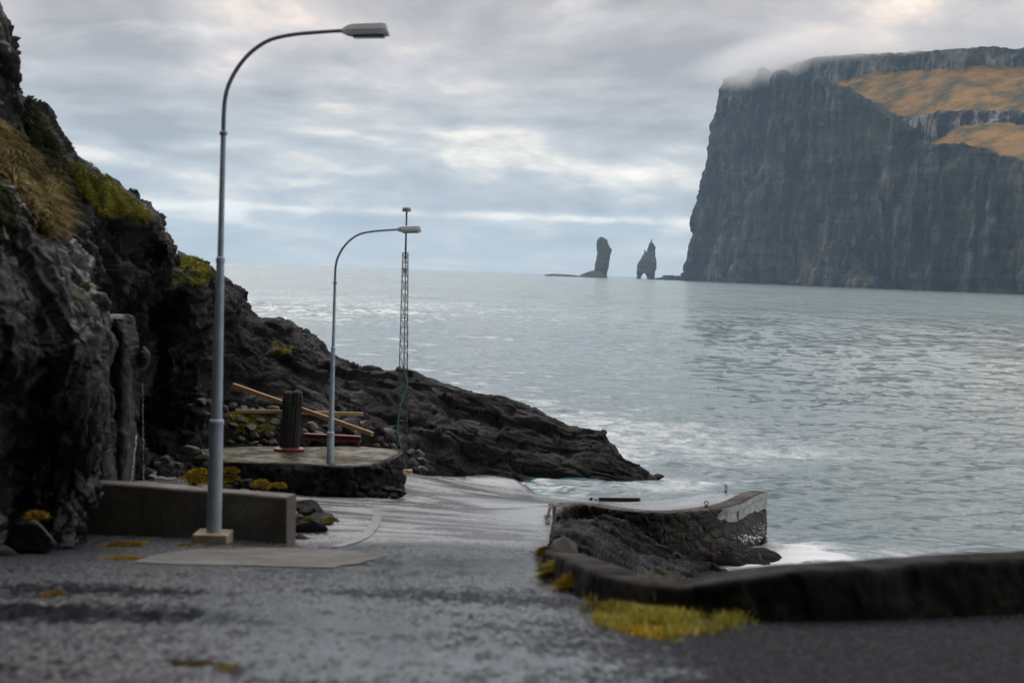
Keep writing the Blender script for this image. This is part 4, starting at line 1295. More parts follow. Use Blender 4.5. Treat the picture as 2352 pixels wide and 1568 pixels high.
tag(o, 'green rope hanging down the lattice mast', 'rope')

# ------------------------------------------------------------------ capstan platform
PZ = 2.12
pl = [S(x, y, PZ) for x, y in [(470, 1052), (516, 1062), (560, 1063), (640, 1065), (712, 1067), (760, 1072), (800, 1072), (847, 1068), (881, 1060), (905, 1052), (918, 1044.5), (925, 1037), (920, 1033), (895, 1028.5), (836, 1024), (700, 1024), (519, 1026), (460, 1032)]]
pc = np.mean(np.array(pl), 0)
plat = empty('platform', Vector((pc[0], pc[1], 1.45)))
tag(plat, 'round mossy concrete platform carrying the timber capstan', 'platform')
bm = bmesh.new()
bm.faces.new([bm.verts.new((p[0], p[1], 0)) for p in pl])
for x in np.arange(min(p[0] for p in pl), max(p[0] for p in pl), .12): bmesh.ops.bisect_plane(bm, geom=bm.verts[:] + bm.edges[:] + bm.faces[:], plane_co=(x, 0, 0), plane_no=(1, 0, 0))
for y in np.arange(min(p[1] for p in pl), max(p[1] for p in pl), .12): bmesh.ops.bisect_plane(bm, geom=bm.verts[:] + bm.edges[:] + bm.faces[:], plane_co=(0, y, 0), plane_no=(0, 1, 0))
bmesh.ops.triangulate(bm, faces=[f for f in bm.faces if len(f.verts) > 4])
bmesh.ops.recalc_face_normals(bm, faces=bm.faces[:])
if sum(f.normal.z for f in bm.faces) < 0: bmesh.ops.reverse_faces(bm, faces=bm.faces[:])
for v in bm.verts: v.co.z = PZ + .02 * float(fbm(np.array([v.co.x * 1.3, v.co.y * 1.3, 0.]), 3, 3))
bm.verts.index_update()
V = np.array([v.co[:] for v in bm.verts]); Fc = [[v.index for v in f.verts] for f in bm.faces]; bm.free()
o = mesh_np('deck', V - np.array(plat.location), Fc, MAT['platform_concrete'], plat, attrs={'moss': np.full(len(V), .85)})
ring = cr_axis(np.array(pl + [pl[0]]), 260, 0, True)[:-1]
zr = np.linspace(0, 1, 40)
out = ring - pc; out[:, 2] = 0; out /= np.linalg.norm(out, axis=1, keepdims=True)
G = np.zeros((len(ring), 40, 3))
for k, t in enumerate(zr):
    G[:, k] = ring + out * (0.03 + .14 * t)
    G[:, k, 2] = PZ + .015 - t * 1.15
G[:, 0] -= out * .12
dd = rock_disp(G, .42, .26, seed=5, strata=.2, cell=(1, 1, 1.2), crack=.2) * smooth(0, .12, zr)[None, :]
P = G + out[:, None, :] * dd[..., None]
o = mesh_np('rubble_side', P.reshape(-1, 3) - np.array(plat.location), grid_faces(len(ring), 40, wrap_u=True), MAT['dark_concrete'], plat, attrs={'moss': np.repeat(smooth(.5, .9, zr)[None, :] * .4, len(ring), 0)})
# capstan
cb = S(664, 1034, PZ)
cap_ = empty('capstan', Vector(cb)); tag(cap_, 'black timber capstan post with two crossed bars on the platform', 'capstan')
lean = Matrix.Rotation(R(2.3), 3, 'Y') @ Matrix.Rotation(R(-1.5), 3, 'X')
drum = MB()
for ox, w_, h_ in ((-.095, .19, 1.40), (.10, .20, 1.43)):
    ph = [lean @ Vector((ox, 0, z)) for z in (0, .25, .5, .8, 1.0, 1.12, 1.25, h_ - .05, h_)]
    rr = [.135, .138, .132, .128, .13, .14, .135, .125, .06]
    drum.tube(ph, rr, 9)
drum.box(lean @ Vector((0, -.10, .55)), (.16, .10, 1.0), lean, .02)
drum.box(lean @ Vector((.20, -.02, 1.18)), (.07, .16, .22), lean, .02)
drum.box(lean @ Vector((-.20, -.02, 1.12)), (.06, .14, .24), lean, .02)
drum.build('post', MAT['black_timber'], cap_)
MB().lathe([(.36, .02), (.365, .035), (.365, .055), (.35, .06), (.2, .08), (.0, .085)], 28).build('base_plate', MAT['red_paint'], cap_, True, R(40))


def beam(mbx, a, b, w, h):
    a, b = Vector(a), Vector(b); d = b - a
    M_ = d.to_track_quat('X', 'Z').to_matrix()
    return mbx.box((a + b) / 2, (d.length, w, h), M_, .006)


def local(p, o_): return Vector(p) - o_.location


beam(MB(), local(W(535, 884, 34.3), cap_), local(W(856, 997, 32.7), cap_), .085, .10).build('bar', MAT['brown_timber'], cap_)
beam(MB(), local(W(541, 943, 33.75), cap_), local(W(834, 951, 33.75), cap_), .075, .085).build('bar', MAT['pale_timber'], cap_)
a, b = W(699, 1006, 35.0), W(828, 1017, 34.8)
a[2] = b[2] = PZ + .15
rb_ = empty('steel_beam', Vector((a + b) / 2)); tag(rb_, 'red painted steel beam lying behind the capstan', 'beam')
q = MB(); beam(q, local(a, rb_) + Vector((0, 0, .06)), local(b, rb_) + Vector((0, 0, .06)), .14, .045); beam(q, local(a, rb_), local(b, rb_), .035, .10); beam(q, local(a, rb_) - Vector((0, 0, .06)), local(b, rb_) - Vector((0, 0, .06)), .14, .04)
q.build('flange', MAT['red_paint'], rb_)
for t in (.06, .94):
    c = local(a + (b - a) * t, rb_); MB().box(c + Vector((0, 0, -.11)), (.10, .22, .10), None, .008).build('sleeper', MAT['black_timber'], rb_)

# ------------------------------------------------------------------ retaining wall
A0, B0 = W(150, 1113, 17.45), W(660, 1130.5, 16.75)
tz = (A0[2] + B0[2]) / 2
d = Vector((B0[0] - A0[0], B0[1] - A0[1], 0)); L = d.length
ang = math.atan2(d.y, d.x)
nx, nz_ = 120, 26
t = np.linspace(0, L, nx)
prof = []
for zz in np.linspace(-0.5 + 0.0, 0, 16): prof.append((0, zz))
H0 = tz - 2.95
prof = [(0.0, z) for z in np.linspace(-H0, -.02, 18)] + [(.02, 0.0), (.26, 0.0), (.28, -.02)] + [(.28, z) for z in np.linspace(-.1, -H0, 8)]
G = np.array([[(x, p[0], p[1]) for p in prof] for x in t])
G += .006 * fbm(G * 2.5, 3, 6)[..., None]
Fq = grid_faces(nx, len(prof)).tolist() + [[k for k in range(len(prof))][::-1], [(nx - 1) * len(prof) + k for k in range(len(prof))]]
wall = mesh_np('retaining_wall', G, Fq, MAT['grey_concrete'], None, attrs={'moss': smooth(-.1, -.0, G[..., 2]) * .0})
wall.data.polygons.foreach_set('use_smooth', [False] * len(wall.data.polygons))
wall.location = (A0[0], A0[1], tz); wall.rotation_euler = (0, 0, ang)
tag(wall, 'low weathered concrete retaining wall behind the tall street lamp', 'wall')

# ------------------------------------------------------------------ quay wall
qe = np.array([W(1262, 1216, 26.2), W(1266, 1199, 28.6)] + quay_edge)
qn = cr_axis(qe, 312, 0)
tg = np.gradient(qn, axis=0); nrm = np.stack([tg[:, 1], -tg[:, 0], 0 * tg[:, 0]], 1); nrm /= np.linalg.norm(nrm, axis=1, keepdims=True)
zt = GZ(qn[:, 0], qn[:, 1])
quay = empty('quay', Vector((qn[180][0], qn[180][1], 0))); tag(quay, 'curved stone quay wall with a white painted end', 'quay')
ql = np.array(quay.location)
rows_ = [(-.38, .022), (-.06, .03), (0.0, .02), (.03, -.03)] + [(.035, -.12), (.01, -.16)] + [(.01 + .12 * t, -.16 - 1.75 * t) for t in np.linspace(.03, 1, 36)]
G = np.zeros((len(qn), len(rows_), 3))
for k, (o_, z_) in enumerate(rows_):
    oo = o_ * (.16 + .84 * smooth(35, 80, np.arange(len(qn)))) if o_ < -.1 else o_ * np.ones(len(qn))
    G[:, k] = qn + nrm * oo[:, None]; G[:, k, 2] = zt + z_
msk = np.array([0, .2, .5, .8] + [1] * (len(rows_) - 4))
endf = 1 - .8 * smooth(257, 277, np.arange(len(qn)))
dd = rock_disp(G, .45, .16, seed=15, strata=.2) * msk[None, :] * endf[:, None]
P = G + nrm[:, None, :] * dd[..., None]
Fq = grid_faces(len(qn), len(rows_), flip=True).tolist()
# closing face on the seaward end
e0 = (len(qn) - 1) * len(rows_)
pb = P.reshape(-1, 3).tolist()
back = qn[-1] - nrm[-1] * .38
pb.append([back[0], back[1], zt[-1] - 1.9]); Fq.append([e0 + k for k in range(len(rows_))] + [len(pb) - 1])
mo = np.zeros(len(pb))
o = mesh_np('masonry', np.array(pb) - ql, Fq, MAT['rubble_wall'], quay, attrs={'moss': mo})
# white painted band
i0 = 260
sel = np.arange(i0, len(qn))
dep = np.interp(sel, [i0, 277, 292, len(qn) - 1], [.22, .42, .38, .46]) + .05 * vnoise(np.stack([sel * .35, sel * 0, sel * 0], -1), 3)
nt_ = 14
Gp = np.zeros((len(sel), nt_, 3))
cum = np.array([r_[1] for r_ in rows_])
for k in range(nt_):
    zz = .012 - dep * k / (nt_ - 1)
    for j, i in enumerate(sel):
        # follow the wall face, 8 mm proud
        f_ = P[i, 3:, :]; zi = zt[i] + min(zz[j], -.03)
        xx = np.interp(-zi, -f_[:, 2], f_[:, 0]); yy = np.interp(-zi, -f_[:, 2], f_[:, 1])
        Gp[j, k] = np.array([xx, yy, zt[i] + zz[j]]) + nrm[i] * .010
mesh_np('paint_band', Gp.reshape(-1, 3) - ql, grid_faces(len(sel), nt_, flip=True), MAT['worn_white_paint'], quay)

# ------------------------------------------------------------------ low kerb wall on the right
lw = np.array([W(*q) for q in [(1322, 1266, 12.9), (1335, 1269, 12.3), (1352, 1274, 11.7), (1379, 1283, 10.85), (1415, 1296, 10.1), (1455, 1309, 9.55), (1517, 1322, 9.1), (1573, 1326.5, 8.92), (1660, 1309, 8.9), (1788, 1293, 9.0), (1865, 1288, 9.12), (2018, 1278, 9.4), (2172, 1269, 9.72), (2350, 1263, 10.05), (2700, 1256, 10.7), (3300, 1256, 12.0)]])
ln_ = cr_axis(lw, 420, 0)
tg = np.gradient(ln_, axis=0); nr = np.stack([tg[:, 1], -tg[:, 0], 0 * tg[:, 0]], 1); nr /= np.linalg.norm(nr, axis=1, keepdims=True)
zf = GZ(ln_[:, 0] + nr[:, 0] * .3, ln_[:, 1] + nr[:, 1] * .3) - .12
prof = [(0, 1.0), (0, .5), (.0, .05), (.02, .0), (.10, -.004), (.2, -.002), (.285, 0.0), (.30, .05)] + [(.30 + .05 * t, t) for t in np.linspace(.1, 1, 14)]
G = np.zeros((len(ln_), len(prof), 3))
for k, (o_, t_) in enumerate(prof):
    G[:, k] = ln_ + nr * o_
    bot = zf if k > 3 else ln_[:, 2] - .9
    G[:, k, 2] = ln_[:, 2] * (1 - t_) + bot * t_
G += (nr[:, None, :] + np.array([0, 0, .6])) * (.030 * fbm(G * 4.0, 5, 8) + .022 * fbm(G * 1.1, 3, 9) + .018 * facets(G * 3.2, 4)[0])[..., None]
hh_ = smooth(.5, 1, np.array([p[1] for p in prof]))[None, :] * np.ones((len(ln_), 1))
Fq = grid_faces(len(ln_), len(prof)).tolist(); Fq.append(list(range(len(prof))))
o = mesh_np('kerb_wall', G, Fq, MAT['dark_concrete'], None, attrs={'moss': .35 * hh_})
tag(o, 'low dark rough kerb wall curving along the right edge of the road', 'wall')

# ------------------------------------------------------------------ ray casting on the built ground
bpy.context.view_layer.update()


def bvh_of(objs):
    vs, fs = [], []
    for o in objs:
        me = o.data; b = len(vs)
        mw = o.matrix_world
        vs += [mw @ v.co for v in me.vertices]
        fs += [tuple(i + b for i in p.vertices) for p in me.polygons]
    return BVHTree.FromPolygons(vs, fs)


BV = bvh_of([hill, near, head, road, shore] + [c for c in bpy.data.objects if c.parent in (plat,)])
BVG = bvh_of([hill, near, head, road, shore])


def hit(x, y, bv=None):
    loc, no, i, dist = (bv or BVG).ray_cast(Vector(CAM), ray(x, y), 80)
    return loc, no


# ------------------------------------------------------------------ boulders
def boulder_mesh(name, seed, sub=4, cuts=11, rough=.06, mat='boulder_rock', round_=1.0):
    rg = np.random.default_rng(seed)
    bm = bmesh.new(); bmesh.ops.create_icosphere(bm, subdivisions=sub, radius=1.0)
    co = np.array([v.co[:] for v in bm.verts])
    fc = np.array([[v.index for v in f.verts] for f in bm.faces]); bm.free()
    for k in range(cuts):
        nrm_ = rg.normal(size=3); nrm_ /= np.linalg.norm(nrm_)
        dcut = rg.uniform(.52, .86) * round_
        ex = np.maximum(co @ nrm_ - dcut, 0)
        co = co - ex[:, None] * nrm_ * .93
    co += co * (rough * fbm(co * 2.2 + seed, 5, seed))[:, None]
    me = bpy.data.meshes.new(name)
    me.from_pydata([tuple(c) for c in co], [], fc.tolist())
    a = me.attributes.new('moss', 'FLOAT', 'POINT'); a.data.foreach_set('value', np.zeros(len(co), np.float32))
    me.polygons.foreach_set('use_smooth', [True] * len(me.polygons))
    me.materials.append(MAT[mat])
    return me


BM = [boulder_mesh('boulder', 100 + k) for k in range(5)]
BD = [boulder_mesh('dark_boulder', 200 + k, mat='hill_rock', rough=.10) for k in range(3)]
BW = [boulder_mesh('wet_boulder', 300 + k, mat='wet_rock', rough=.08, round_=1.12) for k in range(2)]
_rb = random.Random(5)


def Z3(x, y): return 344.5 + .26855 * x, 803.9 + .26855 * y


def boulder(px, py, rpx, label, group=None, meshes=BM, asp=(1, 1, .75), Y=None, name='boulder', sink=.35, rz=None, cat='boulder', abs_r=None):
    if Y is None:
        loc, no = hit(px, py + rpx * .6)
        if loc is None: loc = Vector(W(px, py, 33))
    else: loc = Vector(W(px, py + rpx * .6, Y))
    r = rpx / F * loc.y if abs_r is None else abs_r
    me = _rb.choice(meshes)
    o = bpy.data.objects.new(name, me); COL.objects.link(o)
    o.scale = (r * asp[0], r * asp[1], r * asp[2])
    o.rotation_euler = (_rb.uniform(-.25, .25), _rb.uniform(-.25, .25), _rb.uniform(0, 6.28) if rz is None else rz)
    o.location = loc + Vector((0, 0, r * asp[2] * (1 - sink) - r * .25))
    tag(o, label, cat, group)
    return o


for x, y, r_ in [(290, 440, 32), (345, 462, 26), (440, 420, 62), (490, 430, 45), (480, 535, 42), (450, 630, 42), (560, 470, 40), (640, 480, 45)]:
    boulder(*Z3(x, y), r_ * .27, 'grey boulder in the dark pile left of the capstan bars', 'boulders left of the capstan')
for x, y, r_ in [(710, 455, 50), (780, 490, 66), (870, 505, 52), (960, 500, 48), (1045, 485, 66), (900, 715, 52), (1010, 700, 52), (860, 645, 62), (700, 625, 52), (780, 745, 50), (690, 775, 40), (1050, 770, 46), (980, 765, 40), (940, 590, 50), (1060, 600, 52), (770, 580, 45)]:
    boulder(*Z3(x, y), r_ * .27, 'rounded grey boulder heaped behind the left half of the platform', 'boulders behind the platform')
for x, y, r_ in [(1380, 640, 75), (1320, 690, 52), (1430, 700, 60), (1500, 640, 50), (1590, 660, 56), (1830, 620, 66), (1885, 660, 52), (1700, 650, 56), (1760, 700, 46), (1650, 720, 44), (1560, 730, 40)]:
    boulder(*Z3(x, y), r_ * .27, 'grey boulder under the crossed capstan bars', 'boulders under the capstan bars')
for x, y, r_ in [(2030, 690, 74), (1960, 745, 54), (2000, 795, 50), (1940, 805, 42), (2180, 740, 72), (2080, 815, 44), (2150, 800, 46), (2225, 855, 48), (2300, 875, 64), (2250, 950, 56), (2320, 930, 54), (2290, 1000, 50), (2340, 1000, 44), (2230, 1010, 40)]:
    boulder(*Z3(x, y), r_ * .27, 'brownish boulder stacked around the foot of the lattice mast', 'boulders at the mast foot', rz=None)
for x, y, r_ in [(1640, 1180, 62), (1720, 1140, 70), (1850, 1150, 72), (1930, 1130, 62), (1900, 1210, 54), (2060, 1170, 74), (2130, 1190, 66), (1790, 1220, 52), (1590, 1195, 44), (1990, 1220, 56), (2090, 1230, 50)]:
    p = Z3(x, y); boulder(p[0], p[1], r_ * .27, 'dark rubble boulder against the front of the platform', 'rubble below the platform', meshes=BD, Y=31.2 - (y - 1140) * .004)
p = Z3(330, 800); boulder(p[0], p[1], 27, 'pale wedge shaped slab of rock jutting out left of the platform', None, asp=(1.4, 1, .5), rz=.4, Y=31.6)
for x, y, r_ in [(60, 955, 42), (140, 910, 48), (185, 965, 58), (110, 1020, 52), (250, 965, 44), (85, 1045, 34), (170, 1050, 46)]:
    p = Z3(x, y); boulder(p[0], p[1], r_ * .27, 'jagged grey boulder in the gap beside the gully', 'boulders beside the gully', Y=30.5)
for x, y, r_ in [(430, 905, 60), (480, 960, 60), (820, 1110, 72), (890, 1150, 62), (760, 1140, 54), (560, 1130, 60), (670, 1160, 50), (470, 1060, 70), (380, 1100, 62), (980, 1170, 44)]:
    p = Z3(x, y); boulder(p[0], p[1], r_ * .27, 'dark mossy boulder behind the concrete retaining wall', 'boulders behind the retaining wall', meshes=BD, Y=30.3)
for x, y, r_ in [(1260, 1285, 46), (1330, 1275, 50), (1400, 1290, 60), (1480, 1280, 46), (1560, 1295, 56), (1640, 1290, 50), (1710, 1300, 56)]:
    p = Z3(x, y); boulder(p[0], p[1], r_ * .26, 'flat broken stone strewn at the foot of the far street lamp', 'broken stones at the road edge', meshes=BD, Y=29.2, asp=(1.3, 1, .38))
for x, y, r_, Y_ in [(1480, 1390, 105, 22.5), (1350, 1350, 95, 20.5), (1250, 1400, 80, 19), (1560, 1425, 62, 22), (1300, 1460, 80, 18.4), (1410, 1450, 80, 20)]:
    p = Z3(x, y); boulder(p[0], p[1], r_ * .26, 'dark mossy rock beyond the end of the concrete wall', 'rocks beside the concrete wall', meshes=BD, Y=Y_, asp=(1.2, 1, .62))
for x, y, r_ in [(880, 772, 34), (640, 822, 28), (800, 815, 26), (930, 795, 20)]:
    p = Z3(x, y); boulder(p[0], p[1], r_ * .27, 'pale flat stone at the back edge of the platform', 'pale stones on the platform edge', Y=34.9, asp=(1.5, 1, .35))
for x, y, r_, Y_, lb in [(705, 1188, 44, 18.6, 'largest black mossy rock past the end of the concrete wall'), (742, 1176, 34, 20.2, 'black rock nearest the road past the end of the concrete wall'), (690, 1228, 34, 17.4, 'black rock tucked right against the end of the concrete wall'), (712, 1150, 36, 23.0, 'black rock between the concrete wall and the far street lamp')]:
    boulder(x, y, r_, lb, 'rocks past the wall end', meshes=BD, Y=Y_, asp=(1.15, 1, .62), sink=.45)
# single rocks
boulder(1300, 1256, 40, 'grey notched stone at the near end of the kerb wall', None, Y=14.6, asp=(.95, .9, .85), sink=.3)
boulder(62, 1215, 62, 'large bluish wet boulder at the foot of the dark outcrop', None, meshes=BW, Y=13.6, asp=(1.15, 1, .80), rz=.3)
boulder(-10, 1255, 60, 'small bluish wet boulder at the left edge of the road', None, meshes=BW, Y=12.6, asp=(1, 1, .6), rz=1.0)


def rock_column(name, levels, Y, depth, seed, label, amp=.10):
    """levels: (y, left x, right x) from foot to top"""
    prof = []
    for y, xl, xr in levels:
        l_, r_ = W(xl, y, Y), W(xr, y, Y)
        prof.append([(l_[0] + r_[0]) / 2, (r_[0] - l_[0]) / 2, l_[2]])
    prof = cr_axis(np.array(prof), 110, 0, True)
    t = np.linspace(0, 2 * math.pi, 72, endpoint=False)
    sq = lambda v: np.sign(v) * np.abs(v) ** 0.45
    X = prof[None, :, 0] + sq(np.cos(t))[:, None] * prof[None, :, 1]
    Yy = Y + sq(np.sin(t))[:, None] * depth * np.clip(prof[None, :, 1] / prof[:, 1].max(), .3, 1)
    G = np.stack([X, Yy, np.broadcast_to(prof[None, :, 2], X.shape)], -1)
    nn = np.stack([np.broadcast_to(np.cos(t)[:, None], X.shape), np.broadcast_to(np.sin(t)[:, None], X.shape), 0 * X], -1)
    P = G + nn * rock_disp(G, .5, amp, seed=seed, strata=.4, cell=(1.3, 1.3, .8))[..., None]
    Fq = grid_faces(72, 110, wrap_u=True).tolist() + [[k * 110 for k in range(72)][::-1], [k * 110 + 109 for k in range(72)]]
    o = mesh_np(name, P, Fq, MAT['wet_rock'], attrs={'moss': np.zeros(72 * 110)})
    tag(o, label, 'rock')
    return o


rock_column('rock_pillar', [(1140, 240, 300), (1000, 246, 302), (860, 250, 300), (800, 246, 304), (745, 238, 300), (728, 240, 297), (722, 250, 290)], 18.9, .35, 4, 'tall square rock pillar standing beside the dark outcrop')
rock_column('rock_rib', [(1140, 198, 262), (1040, 205, 250), (960, 208, 246), (860, 212, 240), (780, 214, 236), (715, 212, 234), (700, 214, 230)], 18.0, .30, 9, 'pale streaked rock rib between the outcrop and the pillar')
boulder(327, 822, 24, 'smooth shiny rock lip where the trickle spills over', None, meshes=BW, Y=19.2, asp=(.75, .8, 1.15), name='rock_lip', cat='rock')
for x, y, r_, Y_ in [(1510, 1087, 14, 45.5), (1498, 1094, 12, 45.2)]:
    boulder(x, y, r_, 'small black rock awash just off the tip of the headland', 'rocks off the headland tip', meshes=BD, Y=Y_, asp=(1.3, 1, .5))
for x, y, r_ in [(1175, 1118, 22), (1140, 1122, 17), (1195, 1120, 16), (1112, 1120, 10)]:
    boulder(x, y, r_, 'black weedy rock under the broken edge of the slipway', 'rocks under the slipway edge', meshes=BD, Y=41.6, asp=(1.3, 1, .5))
boulder(925, 846, 24, 'rounded rock knob on the skyline behind the lattice mast', None, meshes=BD, Y=48.0, asp=(1, 1, .7), sink=.3)
for x, y, w_, h_, Y_, lb in [(1690, 1264, 70, .62, 32.6, 'black wet rock ledge washed by foam below the quay end'), (1762, 1272, 44, .85, 33.2, 'black fluted rock at the outer corner of the quay')]:
    boulder(x, y, w_, lb, None, meshes=BD, Y=Y_, asp=(1.25, 1, h_), rz=.3, sink=.45, name='shore_boulder')
boulder(1748, 1232, 17, 'pale weathered block propping the outer corner of the quay', None, Y=35.0, asp=(.8, .8, 1.0))

# ------------------------------------------------------------------ small fittings
a, b = W(1376, 1153, 37.9), W(1469.5, 1161, 37.5)
a[2] = float(GZ(a[0], a[1])) + .05; b[2] = float(GZ(b[0], b[1])) + .05
bb = MB(); beam(bb, a, b, .12, .11)
o = bb.build('timber_beam', MAT['black_beam']); tag(o, 'black timber beam lying on the edge of the slipway', 'beam')
for x, y, h_, lb in [(1358, 1136, .19, 'tallest of the three iron stakes on the slipway edge'), (1370, 1135, .14, 'middle iron stake on the slipway edge'), (1378, 1134, .09, 'shortest of the three iron stakes on the slipway edge')]:
    p = W(x, y, 40.3); p[2] = float(GZ(p[0], p[1])) - .05
    q = MB().lathe([(.04, -.1), (.04, h_ + .05), (.05, h_ + .06), (.05, h_ + .09), (.03, h_ + .10)], 10)
    q.box((0, 0, h_ * .6), (.16, .03, .03))
    o = q.build('mooring_stake', MAT['rust_iron'], None, True, R(40)); o.location = Vector(p); tag(o, lb, 'stake', 'iron stakes on the slipway edge')


def ring_bolt(px, py, z, rad, hgt, lb, sx=1.0):
    p = S(px, py, z)
    r = empty('ring_bolt', Vector(p)); tag(r, lb, 'ring bolt')
    t = [Vector((rad * sx * math.cos(k / 16 * 6.2832), 0, hgt + rad * math.sin(k / 16 * 6.2832) * (1.4 if sx < 1 else 1))) for k in range(17)]
    MB().tube(t, .011, 8, False).build('ring', MAT['rust_iron'], r, True)
    MB().lathe([(.05, -.03), (.05, .015), (.018, .03), (.016, max(.04, hgt - rad))], 12).build('base', MAT['rust_iron'], r, True, R(40))


ring_bolt(1622, 1163, 1.21, .045, .085, 'round iron ring bolt on the quay edge')
ring_bolt(1667, 1130, 1.17, .05, .10, 'narrow upright iron loop on the outer quay edge', .45)
p = S(1650, 896, 0.0)
by_ = empty('buoy', Vector(p)); tag(by_, 'tiny dark round buoy floating out on the bay', 'buoy')
q = bmesh.new(); bmesh.ops.create_uvsphere(q, u_segments=16, v_segments=10, radius=.095); me = bpy.data.meshes.new('float'); q.to_mesh(me); q.free(); me.materials.append(MAT['black_rubber'])
o = bpy.data.objects.new('float', me); COL.objects.link(o); o.parent = by_; o.location = (0, 0, .07)
MB().tube([(-.03, 0, .16), (-.03, 0, .2), (.03, 0, .2), (.03, 0, .16)], .01, 6).build('handle', MAT['rust_iron'], by_, True)


# ------------------------------------------------------------------ grass and moss
def blades(name, B, Nrm, length, width, mat, droop=.5, up=.7, seed=0, clump=.8, lean=.35, bias=0.0, spread=None):
    rg = np.random.default_rng(seed)
    B = np.asarray(B); k = len(B)
    L_ = length * rg.uniform(.45, 1.15, k) * (1 + .45 * vnoise(B * np.array([3.1, 3.1, 3.1]), 12))
    d0 = Nrm * (1 - up) + np.array([0, 0, up]) + rg.normal(0, lean, (k, 3))
    if spread is not None: d0 = d0 + spread
    d0 /= np.linalg.norm(d0, axis=1, keepdims=True)
    outw = Nrm * np.array([1, 1, 0]) + rg.normal(0, .35, (k, 3)) * np.array([1, 1, 0])
    mid = B + d0 * (L_ * .5)[:, None]
    tip = mid + (d0 * (1 - droop) + outw * droop * .9 - np.array([0, 0, droop * .75])) * (L_ * .55)[:, None]
    sd = np.cross(d0, rg.normal(size=(k, 3))); sd /= np.linalg.norm(sd, axis=1, keepdims=True)
    w = (width * rg.uniform(.6, 1.3, k))[:, None]
    V = np.stack([B - sd * w, B + sd * w, mid + sd * w * .75, mid - sd * w * .75, tip], 1).reshape(-1, 3)
    i = np.arange(k)[:, None] * 5
    Fc = np.concatenate([i + np.array([[0, 1, 2]]), i + np.array([[0, 2, 3]]), i + np.array([[3, 2, 4]])], 0)
    tn = np.clip(.5 + bias + clump * .5 * vnoise(B * 2.1, 5) + .25 * vnoise(B * 7, 6) + rg.normal(0, .14, k), 0, 1)
    return mesh_np(name, V, Fc, MAT[mat], None, False, {'tint': np.repeat(tn, 5)})


def scatter_px(poly, n_, bv=None, dens_seed=None):
    xs = [p[0] for p in poly]; ys = [p[1] for p in poly]
    B, Nn_ = [], []
    tries = 0
    while len(B) < n_ and tries < n_ * 8:
        tries += 1
        x = random.uniform(min(xs), max(xs)); y = random.uniform(min(ys), max(ys))
        if not bool(in_poly(np.array([x]), np.array([y]), poly)[0]): continue
        loc, no = hit(x, y, bv)
        if loc is None: continue
        if no.dot(ray(x, y)) > 0: no = -no
        B.append(loc[:]); Nn_.append(no[:])
    return np.array(B), np.array(Nn_)


BVH_ = bvh_of([hill, near])
B, n_ = scatter_px(T_DRY, 15000, BVH_)
o = blades('dry_grass', B, n_, .30, .0055, 'dry_blades', .75, .45, 1, lean=.3); tag(o, 'straw coloured tussock grass hanging on the hillside', 'grass', kind='stuff')
B1, n1_ = scatter_px(T_GREEN, 13000, BVH_)
o = blades('green_grass', B1, n1_, .20, .0060, 'green_blades', .7, .5, 2, lean=.35); tag(o, 'yellow green grass on the upper hillside shoulder', 'grass', kind='stuff')
B2, n2_ = scatter_px(T_DARK, 11000, BVH_); B3, n3_ = scatter_px(T_LOW, 2500, BVH_)
o = blades('dark_grass', np.concatenate([B2, B3]), np.concatenate([n2_, n3_]), .22, .006, 'dark_blades', .75, .45, 3, lean=.35, bias=.05); tag(o, 'dark green grass clinging below the hill skyline', 'grass', kind='stuff')
BVR = bvh_of([head])
Bs = []
for pl_, k in [([(402, 602), (440, 588), (472, 600), (492, 640), (470, 640), (440, 620), (410, 612)], 1800), ([(520, 945), (600, 955), (640, 985), (560, 1000)], 900), ([(640, 800), (668, 800), (664, 812), (645, 812)], 250), ([(430, 640), (480, 640), (470, 655), (440, 655)], 250)]:
    Bs.append(scatter_px(pl_, k, BVR))
o = blades('moss', np.concatenate([b[0] for b in Bs]), np.concatenate([b[1] for b in Bs]), .14, .010, 'green_blades', .5, .5, 4, lean=.5, bias=.25); tag(o, 'yellow moss growing on the headland rocks', 'moss', kind='stuff')

KG = [(1352, 1418), (1400, 1392), (1450, 1384), (1520, 1388), (1600, 1386), (1680, 1396), (1752, 1420), (1690, 1432), (1600, 1440), (1545, 1462), (1500, 1452), (1440, 1436), (1380, 1432)]
BVK = bvh_of([road])
B, n_ = scatter_px(KG, 7000, BVK)
KGW = [(1290, 1380), (1400, 1384), (1560, 1378), (1700, 1388), (1800, 1424), (1700, 1446), (1560, 1478), (1440, 1458), (1340, 1430)]
Bw, nw = scatter_px(KGW, 2600, BVK)
keep = vnoise(Bw * np.array([5., 5., 0.]), 44) > .05
k2 = vnoise(B * np.array([3.5, 3.5, 0.]), 45) + .6 * vnoise(B * np.array([11., 11., 0.]), 46) > -.22
B = B[k2]; n_ = n_[k2]
B = np.concatenate([B, Bw[keep]]); n_ = np.concatenate([n_, nw[keep]])
o = blades('grass', B, n_, .14, .0030, 'kerb_blades', .45, .9, 6, lean=.32); tag(o, 'yellow green grass growing at the foot of the kerb wall', 'grass', kind='stuff')
KG3 = [(1440, 1388), (1560, 1384), (1680, 1394), (1745, 1414), (1640, 1412), (1500, 1410)]
B, n_ = scatter_px(KG3, 900, BVK)
o = blades('tall_grass', B, n_, .30, .0034, 'kerb_blades', .35, .95, 16, lean=.25, bias=.1); tag(o, 'taller pale grass stalks against the kerb wall', 'grass', kind='stuff')
KG2 = [(1405, 1432), (1560, 1440), (1600, 1452), (1500, 1470), (1430, 1455)]
B, n_ = scatter_px(KG2, 1200, BVK)
o = blades('dry_moss', B, n_, .05, .004, 'moss_blades', .5, .7, 8, lean=.6); tag(o, 'thin ochre moss creeping from the kerb grass onto the road', 'moss', kind='stuff')


